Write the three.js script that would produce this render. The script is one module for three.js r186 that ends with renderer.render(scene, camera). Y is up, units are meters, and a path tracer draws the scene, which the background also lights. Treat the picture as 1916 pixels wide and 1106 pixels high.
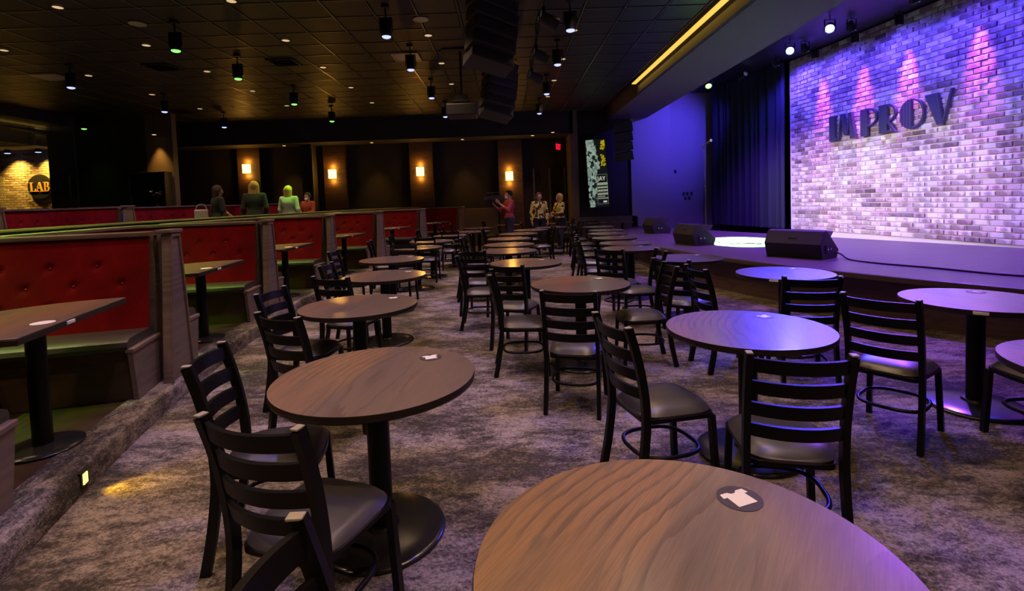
import * as THREE from 'three';
import { RoundedBoxGeometry } from 'three/addons/geometries/RoundedBoxGeometry.js';
import { mergeGeometries, toCreasedNormals } from 'three/addons/utils/BufferGeometryUtils.js';
import { MarchingCubes } from 'three/addons/objects/MarchingCubes.js';
import { FontLoader } from 'three/addons/loaders/FontLoader.js';
import { TextGeometry } from 'three/addons/geometries/TextGeometry.js';
import { RectAreaLightUniformsLib } from 'three/addons/lights/RectAreaLightUniformsLib.js';

RectAreaLightUniformsLib.init();
const font = await new FontLoader().loadAsync('fonts/droid/droid_sans_bold.typeface.json');
const fontSerif = await new FontLoader().loadAsync('fonts/droid/droid_serif_bold.typeface.json');

// ------------------------------------------------------------------ camera, exposure
const scene = new THREE.Scene();
scene.background = new THREE.Color(0x000000);
const FOCAL = 950, EYE = 1.54;
const camera = new THREE.PerspectiveCamera(2 * Math.atan(553 / FOCAL) * 180 / Math.PI, 1916 / 1106, 0.05, 100);
camera.position.set(0, EYE, 0);
camera.rotation.order = 'YXZ';
camera.rotation.set(-2.6 * Math.PI / 180, 0, -0.035);
camera.setViewOffset(1916, 1106, 8, 135, 1916, 1106);   // shifted lens: horizon high in the frame
camera.updateProjectionMatrix();
const renderer = new THREE.WebGLRenderer({ antialias: true });
renderer.toneMapping = THREE.LinearToneMapping;
renderer.toneMappingExposure = 1.0;
renderer.shadowMap.enabled = true;

// light levels (candela, colour) of every kind of fitting in the room
const LIGHT = {
  house: [12.5, 0xffd0a6],        // recessed white downlights in the tile ceiling
  blueSpot: [11, 0x4450ff],     // hanging blue spotlights
  greenSpot: [34, 0x8ae010],    // hanging green spotlights
  stagePink: [95, 0xd058ff],   // narrow wall washers over the brick
  stageBack: [130, 0x4440ff],   // blue pars facing the tables
  stagePurple: [85, 0x9a50ff],
  stageBlue: [20, 0x5440ff],   // blue par by the curtain, and pars added to light the brick
  stageWhite: [115, 0xfff0e6],  // white front lights on the bar over the room
  stageGreen: [4500, 0xa8ff98],
  sconce: [1.6, 0xffaa38],
  cove: [5, 0xffc860],
  soffit: [4, 0xffb050],
  alcove: [15, 0xffc858],
  step: [1.1, 0xffc030],
};

// ------------------------------------------------------------------ helpers
let seed = 7;
const rnd = () => { seed = (seed * 1664525 + 1013904223) >>> 0; return seed / 4294967296; };
const rr = (a, b) => a + (b - a) * rnd();
const V = (x, y, z) => new THREE.Vector3(x, y, z);
const names = {};
function numbered(n) { const k = names[n] = (names[n] ?? -1) + 1; return k ? n + '_' + String(k).padStart(3, '0') : n; }
function tag(o, label, category, group) { o.userData = { label, category }; if (group) o.userData.group = group; return o; }
function thing(name, label, category, p = [0, 0, 0], turn = 0, group) {
  const o = new THREE.Group(); o.name = numbered(name); scene.add(o);
  o.position.set(...p); o.rotation.y = turn; return tag(o, label, category, group);
}
function part(name, geo, mat, parent, label) {
  const g = Array.isArray(geo) ? merge(geo) : geo;
  const m = new THREE.Mesh(g, mat); m.name = parent ? name : numbered(name);
  m.castShadow = m.receiveShadow = true; (parent ?? scene).add(m);
  if (label) m.userData.label = label;
  return m;
}
function struct(name, geo, mat, parent) { const m = part(name, geo, mat, parent); if (!parent) m.userData.kind = 'structure'; return m; }
function structGroup(name, p = [0, 0, 0], turn = 0) {
  const g = new THREE.Group(); g.name = numbered(name); g.position.set(...p); g.rotation.y = turn; g.userData.kind = 'structure'; scene.add(g); return g;
}
function merge(list) {
  const keep = list.map((g) => { const h = g.index ? g.toNonIndexed() : g; for (const k of Object.keys(h.attributes)) if (!['position', 'normal', 'uv', 'color'].includes(k)) h.deleteAttribute(k); return h; });
  const col = keep.some((g) => g.attributes.color); if (!col) keep.forEach((g) => g.deleteAttribute('color'));
  return mergeGeometries(keep, false);
}
function metric(g) {           // uv in metres, chosen by the way each face points
  g = g.index ? g.toNonIndexed() : g; const p = g.attributes.position, n = g.attributes.normal, uv = new Float32Array(p.count * 2);
  for (let i = 0; i < p.count; i += 3) {
    const a = Math.abs(n.getX(i) + n.getX(i + 1) + n.getX(i + 2)), b = Math.abs(n.getY(i) + n.getY(i + 1) + n.getY(i + 2)), c = Math.abs(n.getZ(i) + n.getZ(i + 1) + n.getZ(i + 2));
    for (let k = i; k < i + 3; k++) {
      if (b >= a && b >= c) { uv[2 * k] = p.getX(k); uv[2 * k + 1] = p.getZ(k); }
      else if (a >= c) { uv[2 * k] = p.getZ(k); uv[2 * k + 1] = p.getY(k); }
      else { uv[2 * k] = p.getX(k); uv[2 * k + 1] = p.getY(k); }
    }
  }
  g.setAttribute('uv', new THREE.BufferAttribute(uv, 2)); return g;
}
const box = (w, h, d, x = 0, y = 0, z = 0) => metric(new THREE.BoxGeometry(w, h, d).translate(x, y, z));
const rbox = (w, h, d, x = 0, y = 0, z = 0, r = 0.01) => metric(new RoundedBoxGeometry(w, h, d, 2, r).translate(x, y, z));
const cyl = (r0, r1, h, x = 0, y = 0, z = 0, n = 20) => new THREE.CylinderGeometry(r0, r1, h, n).translate(x, y, z);
const tube = (pts, r, n = 24, s = 8, closed = false) => new THREE.TubeGeometry(new THREE.CatmullRomCurve3(pts.map((p) => Array.isArray(p) ? V(...p) : p), closed), n, r, s, closed);
const lathe = (pts, n = 40) => new THREE.LatheGeometry(pts.map(([x, y]) => new THREE.Vector2(x, y)), n);
function creased(g, a = 0.6) { return toCreasedNormals(g, a); }

// profile [[offset inward, height], ...] carried along a plan path of {x, z, nx, nz}
function sweep(path, profile, { closed = true, caps = true, uAlong = true } = {}) {
  const n = path.length, m = profile.length, pos = [], uv = []; const s = [0];
  for (let i = 1; i < n; i++) s.push(s[i - 1] + Math.hypot(path[i].x - path[i - 1].x, path[i].z - path[i - 1].z));
  const t = [0]; for (let j = 1; j <= m; j++) t.push(t[j - 1] + Math.hypot(profile[j % m][0] - profile[j - 1][0], profile[j % m][1] - profile[j - 1][1]));
  const P = (i, j) => { const a = path[i], b = profile[j % m]; return [a.x + a.nx * b[0], b[1], a.z + a.nz * b[0]]; };
  const quad = (a, b, c, d, ua, ub, uc, ud) => { pos.push(...a, ...b, ...c, ...a, ...c, ...d); uv.push(...ua, ...ub, ...uc, ...ua, ...uc, ...ud); };
  for (let i = 0; i < n - 1; i++) for (let j = 0; j < (closed ? m : m - 1); j++)
    quad(P(i, j), P(i + 1, j), P(i + 1, j + 1), P(i, j + 1), [s[i], t[j]], [s[i + 1], t[j]], [s[i + 1], t[j + 1]], [s[i], t[j + 1]]);
  if (caps && closed) {
    const tri = THREE.ShapeUtils.triangulateShape(profile.map((q) => new THREE.Vector2(...q)), []);
    for (const i of [0, n - 1]) for (const f of tri) for (const k of (i ? f : [f[0], f[2], f[1]])) { pos.push(...P(i, k)); uv.push(...profile[k]); }
  }
  const g = new THREE.BufferGeometry();
  g.setAttribute('position', new THREE.Float32BufferAttribute(pos, 3)); g.setAttribute('uv', new THREE.Float32BufferAttribute(uv, 2));
  g.computeVertexNormals(); return creased(g, 0.5);
}
// rectangular bar along points
function bar(pts, w, d, n = 14) {
  const c = new THREE.CatmullRomCurve3(pts.map((p) => V(...p))), pos = [], uv = [], rings = [], side = V(1, 0, 0);
  for (let i = 0; i <= n; i++) {
    const p = c.getPoint(i / n), tg = c.getTangent(i / n), b = V(0, 0, 0).crossVectors(tg, side).normalize();
    const a = side.clone(); rings.push([[-1, -1], [1, -1], [1, 1], [-1, 1]].map(([x, y]) => p.clone().addScaledVector(a, x * w / 2).addScaledVector(b, y * d / 2)));
  }
  const q = (A, B, C, D) => { for (const v of [A, B, C, A, C, D]) pos.push(v.x, v.y, v.z); };
  for (let i = 0; i < n; i++) for (let k = 0; k < 4; k++) q(rings[i][k], rings[i][(k + 1) % 4], rings[i + 1][(k + 1) % 4], rings[i + 1][k]);
  q(rings[0][3], rings[0][2], rings[0][1], rings[0][0]); q(rings[n][0], rings[n][1], rings[n][2], rings[n][3]);
  const g = new THREE.BufferGeometry(); g.setAttribute('position', new THREE.Float32BufferAttribute(pos, 3)); g.computeVertexNormals(); return metric(creased(g, 0.6));
}
function extrude(shape, depth, bevel = 0, seg = 2, curve = 12) {
  return new THREE.ExtrudeGeometry(shape, { depth, bevelEnabled: bevel > 0, bevelSize: bevel, bevelThickness: bevel, bevelSegments: seg, curveSegments: curve });
}
const poly = (pts) => new THREE.Shape(pts.map(([x, y]) => new THREE.Vector2(x, y)));
// glowing lamp + light
function spot(parent, kind, at, to, angle, penumbra = 0.6, soft = 2, k = 1) {
  const [I, c] = LIGHT[kind]; const l = new THREE.SpotLight(c, I * k, 0, angle, penumbra, 2);
  l.position.set(...at); l.target.position.set(...to); parent.add(l, l.target); l.castShadow = true; l.shadow.radius = soft; l.name = kind + '_lamp'; l.target.name = 'aim'; return l;
}

// ------------------------------------------------------------------ procedural textures
const PERM = new Uint8Array(512); { const p = [...Array(256).keys()]; for (let i = 255; i > 0; i--) { const j = Math.floor(rnd() * (i + 1)); [p[i], p[j]] = [p[j], p[i]]; } for (let i = 0; i < 512; i++) PERM[i] = p[i & 255]; }
function vnoise(x, y, px, py) {
  const xi = Math.floor(x), yi = Math.floor(y), fx = x - xi, fy = y - yi, w = (n, m) => ((n % m) + m) % m;
  const h = (a, b) => PERM[PERM[w(a, px) & 255] + (w(b, py) & 255)] / 255, s = (t) => t * t * (3 - 2 * t);
  const a = h(xi, yi), b = h(xi + 1, yi), c = h(xi, yi + 1), d = h(xi + 1, yi + 1), u = s(fx), v = s(fy);
  return a + (b - a) * u + (c - a) * v + (a - b - c + d) * u * v;
}
function fbm(u, v, fx, fy, oct) { let s = 0, a = 0.5, n = 0; for (let o = 0; o < oct; o++) { s += a * vnoise(u * fx, v * fy, fx, fy); n += a; a *= 0.55; fx *= 2; fy *= 2; } return s / n; }
function dataTex(size, fn, srgb = false, repeat = 1) {
  const d = new Uint8Array(size * size * 4);
  for (let y = 0; y < size; y++) for (let x = 0; x < size; x++) {
    const c = fn((x + 0.5) / size, (y + 0.5) / size), i = (y * size + x) * 4;
    for (let k = 0; k < 3; k++) d[i + k] = Math.max(0, Math.min(255, Math.round((Array.isArray(c) ? c[k] : c) * 255)));
    d[i + 3] = 255;
  }
  const t = new THREE.DataTexture(d, size, size); t.wrapS = t.wrapT = THREE.RepeatWrapping; t.magFilter = THREE.LinearFilter; t.minFilter = THREE.LinearMipmapLinearFilter; t.generateMipmaps = true;
  if (srgb) t.colorSpace = THREE.SRGBColorSpace; t.repeat.set(1 / repeat, 1 / repeat); t.needsUpdate = true; return t;
}
const mix = (a, b, t) => a.map((q, i) => q + (b[i] - q) * t), clamp = (t) => Math.max(0, Math.min(1, t)), smooth = (a, b, x) => { const t = clamp((x - a) / (b - a)); return t * t * (3 - 2 * t); };

const texCarpet = dataTex(1024, (u, v) => {
  const big = fbm(u + 0.02 * fbm(u, v, 9, 9, 2), v, 6, 9, 5), streak = fbm(u, v, 30, 72, 3), fine = vnoise(u * 512, v * 512, 512, 512), f2 = vnoise(u * 190, v * 256, 190, 256);
  const t = clamp(smooth(0.26, 0.76, big * 0.62 + streak * 0.38) * 0.95 + (fine - 0.5) * 0.6 + (f2 - 0.5) * 0.55);
  const warm = fbm(u + 0.4, v + 0.1, 4, 6, 3);
  return mix(mix([0.17, 0.155, 0.16], [0.19, 0.17, 0.13], smooth(0.4, 0.62, warm)), mix([0.60, 0.56, 0.57], [0.58, 0.53, 0.45], smooth(0.4, 0.6, warm)), t);
}, true, 2.6);
const texCarpetBump = dataTex(512, (u, v) => vnoise(u * 256, v * 256, 256, 256) * 0.6 + 0.4 * fbm(u, v, 60, 60, 2), false, 1.1);
const woodFn = (A, B, C, kx, ky, ring) => (u, v) => {
  const warp = fbm(u, v, 1, 3, 2), g = fbm(u + 0.05 * warp, v, kx, ky, 4), r = Math.sin((v * ring + warp * 7) * 6.283) * 0.5 + 0.5;
  const fine = vnoise(u * 14 + warp * 2, v * 330, 14, 330);
  const t = clamp(0.5 * r * smooth(0.25, 0.8, fbm(u, v, 2, 4, 2)) + 0.45 * g + 0.22 * (fine - 0.3));
  return mix(mix(A, B, t), C, smooth(0.56, 0.75, fbm(u + 0.3, v + 0.7, 3, 12, 3)) * 0.6);
};
const texTable = dataTex(1024, (u, v) => {
  const warp = fbm(u, v, 1, 2, 2), q = v * 8 + warp * 9 + 0.5 * fbm(u, v, 5, 30, 3), r = q - Math.floor(q), line = smooth(0.55, 0.97, r) * (1 - smooth(0.97, 1, r));
  const pore = vnoise(u * 18, v * 380, 18, 380), tone = fbm(u + 0.2, v + 0.6, 1, 5, 3), fleck = smooth(0.58, 0.74, fbm(u + 0.5, v, 5, 26, 3));
  const base = mix([0.60, 0.47, 0.35], [0.47, 0.41, 0.375], smooth(0.35, 0.65, tone));
  return mix(mix(base, [0.36, 0.30, 0.265], clamp(line * 0.62 * smooth(0.3, 0.6, fbm(u + 0.7, v, 2, 6, 2)) + (pore - 0.5) * 0.42 + 0.22)), [0.40, 0.36, 0.35], fleck * 0.5);
}, true, 1.0);
const texPanel = dataTex(512, woodFn([0.50, 0.44, 0.43], [0.36, 0.31, 0.31], [0.36, 0.32, 0.34], 3, 40, 4), true, 0.9);
const texDarkWood = dataTex(512, woodFn([0.34, 0.26, 0.20], [0.19, 0.14, 0.11], [0.2, 0.16, 0.14], 3, 34, 5), true, 1.2);
const texStage = dataTex(512, (u, v) => mix([0.30, 0.27, 0.27], [0.42, 0.38, 0.38], clamp(fbm(u, v, 3, 60, 3) * 0.7 + 0.4 * (fbm(u, v, 6, 6, 3) - 0.3))), true, 2.2);
const texVelvet = dataTex(512, (u, v) => { const t = fbm(u, v, 5, 4, 4), f = vnoise(u * 200, v * 60, 200, 60); return mix([0.34, 0.008, 0.04], [0.49, 0.022, 0.055], clamp(t * 1.2 - 0.1 + (f - 0.5) * 0.35)); }, true, 0.8);
const texBrick = dataTex(512, (u, v) => { const p = fbm(u, v, 6, 8, 4), f = vnoise(u * 128, v * 128, 128, 128); const t = clamp(smooth(0.42, 0.66, p) + (f - 0.5) * 0.3); return mix([0.72, 0.68, 0.66], [1, 1, 1], t); }, true, 1.3);
const texBrickBump = dataTex(512, (u, v) => 0.6 * fbm(u, v, 14, 18, 4) + 0.4 * vnoise(u * 140, v * 140, 140, 140), false, 0.8);
const texPlaster = dataTex(256, (u, v) => 0.5 * fbm(u, v, 20, 20, 3) + 0.5 * vnoise(u * 128, v * 128, 128, 128), false, 0.6);
const texTile = dataTex(256, (u, v) => { const f = vnoise(u * 128, v * 128, 128, 128); return f > 0.8 ? 0.3 : 0.75 + 0.25 * fbm(u, v, 16, 16, 2); }, false, 0.6);
const std = (o) => new THREE.MeshStandardMaterial(o), phy = (o) => new THREE.MeshPhysicalMaterial(o);
const lin = (r, g, b) => new THREE.Color().setRGB(r, g, b);
const M = {
  carpet: std({ map: texCarpet, bumpMap: texCarpetBump, bumpScale: 0.006, roughness: 1 }),
  tableTop: phy({ map: texTable, roughness: 0.42, clearcoat: 1, clearcoatRoughness: 0.2 }),
  tableEdge: std({ color: lin(0.022, 0.015, 0.011), roughness: 0.35 }),
  blackMetal: phy({ color: lin(0.005, 0.005, 0.0055), roughness: 0.38, specularIntensity: 0.45 }),
  castBase: std({ color: lin(0.017, 0.017, 0.02), roughness: 0.22 }),
  vinyl: phy({ color: lin(0.034, 0.032, 0.034), roughness: 0.42, clearcoat: 0.5, clearcoatRoughness: 0.35 }),
  cap: std({ color: lin(0.35, 0.33, 0.3), roughness: 0.4 }),
  white: std({ color: lin(0.8, 0.8, 0.78), roughness: 0.5 }),
  sticker: std({ color: lin(0.05, 0.045, 0.05), roughness: 0.4 }),
  panel: std({ map: texPanel, roughness: 0.5 }),
  panelTrim: std({ map: texPanel, color: lin(0.95, 0.9, 0.88), roughness: 0.45 }),
  darkWood: std({ map: texDarkWood, roughness: 0.5 }),
  velvet: phy({ map: texVelvet, roughness: 0.8, specularIntensity: 0.25, sheen: 0.3, sheenRoughness: 0.5, sheenColor: lin(0.4, 0.015, 0.02) }),
  button: std({ color: lin(0.16, 0.008, 0.012), roughness: 0.7 }),
  stage: phy({ map: texStage, roughness: 0.4, clearcoat: 0.15, clearcoatRoughness: 0.35 }),
  stageEdge: std({ color: lin(0.12, 0.085, 0.065), roughness: 0.4 }),
  fascia: std({ map: texPanel, color: lin(0.75, 0.6, 0.5), roughness: 0.55 }),
  wallDark: std({ color: lin(0.018, 0.017, 0.016), roughness: 0.85, bumpMap: texPlaster, bumpScale: 0.002 }),
  wallNavy: std({ color: lin(0.07, 0.08, 0.105), roughness: 0.8, bumpMap: texPlaster, bumpScale: 0.002 }),
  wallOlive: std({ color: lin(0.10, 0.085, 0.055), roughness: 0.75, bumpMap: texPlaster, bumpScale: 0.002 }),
  wallPurple: std({ color: lin(0.26, 0.25, 0.28), roughness: 0.7, bumpMap: texPlaster, bumpScale: 0.002 }),
  pilaster: std({ map: texDarkWood, color: lin(1, 0.95, 0.85), roughness: 0.55 }),
  tile: std({ color: lin(0.010, 0.0095, 0.009), roughness: 0.5, bumpMap: texTile, bumpScale: 0.002 }),
  tbar: std({ color: lin(0.13, 0.12, 0.11), roughness: 0.3, metalness: 0.5 }),
  bulkhead: std({ color: lin(0.03, 0.028, 0.03), roughness: 0.8, bumpMap: texPlaster, bumpScale: 0.002 }),
  stageLid: std({ color: lin(0.10, 0.09, 0.10), roughness: 0.75, bumpMap: texPlaster, bumpScale: 0.002 }),
  mortar: std({ color: lin(0.66, 0.63, 0.63), roughness: 0.95, bumpMap: texBrickBump, bumpScale: 0.003 }),
  mortarYellow: std({ color: lin(0.5, 0.45, 0.36), roughness: 0.95 }),
  curtain: phy({ color: lin(0.016, 0.02, 0.05), roughness: 0.8, sheen: 0.5, sheenRoughness: 0.5, sheenColor: lin(0.04, 0.05, 0.16) }),
  letter: std({ color: lin(0.045, 0.045, 0.085), roughness: 0.35 }),
  plastic: std({ color: lin(0.013, 0.013, 0.014), roughness: 0.5 }),
  speaker: std({ color: lin(0.022, 0.021, 0.021), roughness: 0.55 }),
  grille: std({ color: lin(0.03, 0.03, 0.032), roughness: 0.6, metalness: 0.3 }),
  chrome: std({ color: lin(0.6, 0.6, 0.62), roughness: 0.25, metalness: 1 }),
  platform: std({ map: texDarkWood, color: lin(0.6, 0.58, 0.55), roughness: 0.45 }),
  lab: std({ color: lin(0.012, 0.012, 0.012), roughness: 0.5 }),
  labLetter: std({ color: lin(0.65, 0.4, 0.12), roughness: 0.5 }),  // letter tone includes the yellow light on the sign
};
function glow(hex, k) { return std({ color: 0x111111, emissive: new THREE.Color(hex), emissiveIntensity: k, roughness: 0.5 }); }
const G = { blue: glow(0xb0b8ff, 1.7), green: glow(0x8cff70, 1.5), greenPar: glow(0x80ff50, 9), pink: glow(0xffb8e0, 2.4), bluePar: glow(0x98b0ff, 6), house: glow(0xffd8a0, 0.7), sconce: glow(0xffc860, 7), cove: glow(0xffcc58, 1.1), step: glow(0xffe070, 2.5), red: glow(0xff1030, 1.4), soffit: glow(0xffd090, 1.5), stageWhite: glow(0xfff0e0, 4) };

// ------------------------------------------------------------------ the room shell
const CEIL = 4.3, STAGE = 0.55, LID = 4.85;
const arcC = [16.556, -8.22], arcR = 19.73;                 // carpeted curb of the booth platform
const stC = [14.31, -11.126], stR = 11.49;                  // stage edge
const onArc = (R, f) => [arcC[0] - R * Math.cos(f), arcC[1] - R * Math.sin(f)];
const arcPath = (R, f0, f1, n) => Array.from({ length: n + 1 }, (_, i) => { const f = f0 + (f1 - f0) * i / n; const [x, z] = onArc(R, f); return { x, z, nx: Math.cos(f), nz: Math.sin(f) }; });

struct('floor', box(28, 0.2, 23, -4.0, -0.1, -7.5), M.carpet);
// booth platform: carpeted curb, first level, raised second level
struct('floor_platform', sweep(arcPath(arcR, -0.42, 0.445, 70), [[-1.75, 0], [-0.2, 0], [-0.2, 0.146], [-1.75, 0.146]]), M.platform);
struct('trim_curb', sweep(arcPath(arcR, -0.42, 0.445, 70), [[-0.22, 0], [0, 0], [0, 0.10], [-0.012, 0.132], [-0.045, 0.15], [-0.22, 0.152]]), M.carpet);
struct('floor_upper', sweep(arcPath(arcR, -0.42, 0.455, 70), [[-8.6, 0], [-1.75, 0], [-1.75, 0.45], [-8.6, 0.45]]), M.carpet);

// walls
const wb = structGroup('wall_back');
struct('wall_panel', box(15.4, 4.6, 0.2, -5.4, 2.3, -17.6), M.wallDark, wb);
struct('wall_front', box(0.75, 4.6, 0.2, -9.73, 2.3, -14.5), M.wallOlive, wb);  // lit stretch of the wall, its light put into a paler colour
struct('wall_front', box(1.98, 4.6, 0.2, -11.1, 2.3, -14.5), M.wallDark, wb);
struct('wall_front', box(0.75, 4.6, 0.2, -12.46, 2.3, -14.45), M.wallNavy, wb);
struct('wall_side', box(0.25, 4.6, 1.1, 2.22, 2.3, -17.0), M.wallOlive, wb);
struct('wall_side', box(2.1, 5.0, 0.2, 3.25, 2.5, -16.75), M.wallDark, wb);
// far wall dado panels and pilasters
for (const [x0, x1, y] of [[-8.3, -6.75, 1.42], [-5.4, -3.3, 1.42], [-2.45, -0.3, 1.3]]) struct('dado_panel', rbox(x1 - x0, y, 0.06, (x0 + x1) / 2, y / 2, -17.46), M.wallOlive, wb);
for (const [x0, x1, h] of [[-9.14, -8.36, 4.02], [-6.21, -5.44, 3.84], [-3.28, -2.48, 3.76], [-0.26, 0.57, 3.6]]) struct('pilaster', rbox(x1 - x0, h, 0.14, (x0 + x1) / 2, h / 2, -17.44, 0.012), M.pilaster, wb);
struct('column', rbox(0.34, 4.3, 0.5, -6.62, 2.15, -17.2, 0.015), M.wallDark, wb);
struct('column_lit_edge', rbox(0.05, 4.0, 0.06, -6.42, 2.0, -16.93, 0.01), M.wallOlive, wb);  // the column's lit edge, made as a strip of paler colour
for (const x of [0.95, 1.5, 2.02]) struct('door_stile', rbox(0.06, 2.6, 0.06, x, 1.3, -17.48), M.wallNavy, wb);
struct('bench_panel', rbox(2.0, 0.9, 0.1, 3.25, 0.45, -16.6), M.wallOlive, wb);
struct('wall_left', box(0.2, 4.8, 20, -17.0, 2.4, -7), M.wallDark);
struct('wall_front', box(28, 4.8, 0.2, -4, 2.4, 3.6), M.wallDark);
// soffit along the far wall and the stepped soffit on the left
struct('trim_soffit', [box(15.2, 0.8, 1.2, -5.4, 4.02, -17.05), box(0.1, 0.05, 0.1, -3.6, 3.7, -16.5)], M.wallDark);
const ls = structGroup('trim_soffit_left');
struct('soffit_band', box(2.9, 0.30, 9, -13.65, 4.2, -10.3), M.bulkhead, ls);
struct('soffit_ledge', box(0.4, 0.06, 8.6, -12.75, 3.86, -10.3), M.wallOlive, ls);
struct('soffit_lower', box(3.6, 0.5, 8.2, -15.0, 3.8, -10.1), M.bulkhead, ls);
struct('soffit_drop', box(3.9, 0.9, 0.9, -15.0, 3.98, -14.7), M.wallNavy, ls);

// ceiling: tiles in a metal grid, the plenum slab over it
const cl = structGroup('ceiling', [0, CEIL, 0]);
const TS = 0.61, cx0 = -12.2, cx1 = 3.1, cz1 = 3.4, cz0 = -16.5;
struct('ceiling_slab', box(28, 0.2, 23, -4.0, 0.75, -7.5), M.wallDark, cl);
{
  const nx = Math.floor((cx1 - cx0) / TS), nz = Math.floor((cz1 - cz0) / TS);
  const tg = metric(new THREE.CylinderGeometry((TS - 0.03) * Math.SQRT1_2, (TS - 0.06) * Math.SQRT1_2, 0.012, 4, 1).rotateY(Math.PI / 4).toNonIndexed());
  tg.computeVertexNormals();
  const list = [];
  for (let i = 0; i < nx; i++) for (let k = 0; k < nz; k++) { const x = cx0 + (i + 0.5) * TS, z = cz1 - (k + 0.5) * TS; const seen = z < -6.3 && Math.abs(x / z) < 1.05; list.push([x, z, seen ? Math.hypot(x, z) : 100 + Math.hypot(x, z)]); }
  list.sort((a, b) => a[2] - b[2]);
  const rest = [];
  list.forEach(([x, z], i) => { if (i < 300) { const m = struct('ceiling_tile', tg, M.tile, cl); m.position.set(x, 0.012, z); } else rest.push(tg.clone().translate(x, 0.012, z)); });
  part('ceiling_tile_field', merge(rest), M.tile, cl).userData.kind = 'stuff';
  for (let i = 0; i <= nx; i++) struct('grid_bar', box(0.024, 0.012, nz * TS, cx0 + i * TS, 0.004, cz1 - nz * TS / 2), M.tbar, cl);
  for (let k = 0; k <= nz; k++) struct('grid_bar', box(nx * TS, 0.011, 0.024, cx0 + nx * TS / 2, 0.0045, cz1 - k * TS), M.tbar, cl);
}
// bulkhead between the room and the stage, with the lit cove, and the higher lid over the stage
const bh = structGroup('trim_bulkhead');
struct('bulkhead_body', box(1.25, 0.85, 18.5, 3.98, 4.47, -7.6), M.stageLid, bh);
struct('cove_lip', box(0.06, 0.16, 13.4, 3.32, 4.13, -5.85), M.bulkhead, bh);
struct('stage_lid', box(5.6, 0.2, 20.5, 7.2, LID + 0.1, -7.0), M.plastic, bh);
struct('lid_beam', box(0.3, 0.25, 13, 5.2, LID - 0.12, -6), M.plastic, bh);
const strip = thing('led_strip', 'long warm yellow light strip along the bulkhead before the stage', 'light strip', [3.2, 4.275, -5.85]);
part('diffuser', box(0.10, 0.02, 13.4), G.cove, strip);
for (let i = 0; i < 5; i++) { const l = new THREE.RectAreaLight(LIGHT.cove[1], LIGHT.cove[0], 0.1, 2.6); l.position.set(0, -0.012, -5.36 + i * 2.68); l.rotation.x = -Math.PI / 2; l.name = 'strip_lamp'; strip.add(l); }

// stage
const stagePath = (R, n = 80) => Array.from({ length: n + 1 }, (_, i) => { const f = -0.80 + 1.33 * i / n; return [stC[0] - R * Math.cos(f), stC[1] - R * Math.sin(f)]; });
{
  const st = structGroup('floor_stage');
  const top = (R) => { const s = poly([...stagePath(R).map(([x, z]) => [x, -z]), [8.4, 16.7], [9.6, 2.9]].filter(([x, y]) => y < 16.7)); return s; };
  const deck = metric(extrude(top(stR), 0.03, 0.008).rotateX(-Math.PI / 2).translate(0, STAGE - 0.038, 0));
  struct('stage_deck', deck, M.stage, st);
  const pth = (R) => stagePath(R).filter(([, z]) => z > -16.6).map(([x, z]) => { const l = Math.hypot(x - stC[0], z - stC[1]); return { x, z, nx: (x - stC[0]) / l, nz: (z - stC[1]) / l }; });
  struct('stage_nosing', sweep(pth(stR), [[0.0, STAGE - 0.06], [0.035, STAGE - 0.06], [0.04, STAGE - 0.03], [0.035, STAGE - 0.004], [0.0, STAGE - 0.004]]), M.stageEdge, st);
  struct('stage_fascia', sweep(pth(stR - 0.14), [[-0.05, 0], [0, 0], [0, STAGE - 0.05], [-0.05, STAGE - 0.05]]), M.fascia, st);
}
// upstage wall in two steps
const wu = structGroup('wall_stage');
struct('wall_panel', box(1.3, 5, 0.2, 4.72, 2.5, -16.65), M.wallPurple, wu);
struct('wall_panel', box(1.75, 5, 0.2, 6.2, 2.5, -16.95), M.wallPurple, wu);
struct('wall_panel', box(2.4, 5, 0.2, 8.1, 2.5, -16.2), M.wallDark, wu);
for (const [x, y] of [[5.86, 1.55], [5.98, 1.55], [6.12, 1.55], [5.92, 1.4], [6.05, 1.4], [5.6, 2.3]]) struct('outlet_plate', rbox(0.08, 0.11, 0.02, x, y, -16.84, 0.006), M.plastic, wu);

// brick wall at the back of the stage
const wallAng = -(Math.PI / 2 - 0.11876), WO = [7.34, 0, -13.09];
const wr = structGroup('wall_brick', WO, wallAng);
struct('mortar_bed', box(9.6, LID - 0.05, 0.2, 4.75, LID / 2, -0.108), M.mortar, wr);
const brickShape = (w, h, d) => {
  const b = 0.007, p = [[-w / 2, -h / 2], [w / 2, -h / 2], [w / 2, h / 2], [-w / 2, h / 2]], q = [[-w / 2 + b, -h / 2 + b], [w / 2 - b, -h / 2 + b], [w / 2 - b, h / 2 - b], [-w / 2 + b, h / 2 - b]], pos = [];
  const f = (...v) => { for (const i of [0, 1, 2, 0, 2, 3]) pos.push(...v[i]); };
  f(...q.map(([x, y]) => [x, y, d]));
  for (let i = 0; i < 4; i++) { const j = (i + 1) % 4; f([...p[i], d - b], [...p[j], d - b], [...q[j], d], [...q[i], d]); f([...p[i], -0.01], [...p[j], -0.01], [...p[j], d - b], [...p[i], d - b]); }
  const g = new THREE.BufferGeometry(); g.setAttribute('position', new THREE.Float32BufferAttribute(pos, 3)); g.computeVertexNormals(); return metric(g);
};
const paint = (g, c) => { const n = g.attributes.position.count, a = new Float32Array(n * 3); for (let i = 0; i < n; i++) a.set(c, i * 3); g.setAttribute('color', new THREE.BufferAttribute(a, 3)); return g; };
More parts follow.
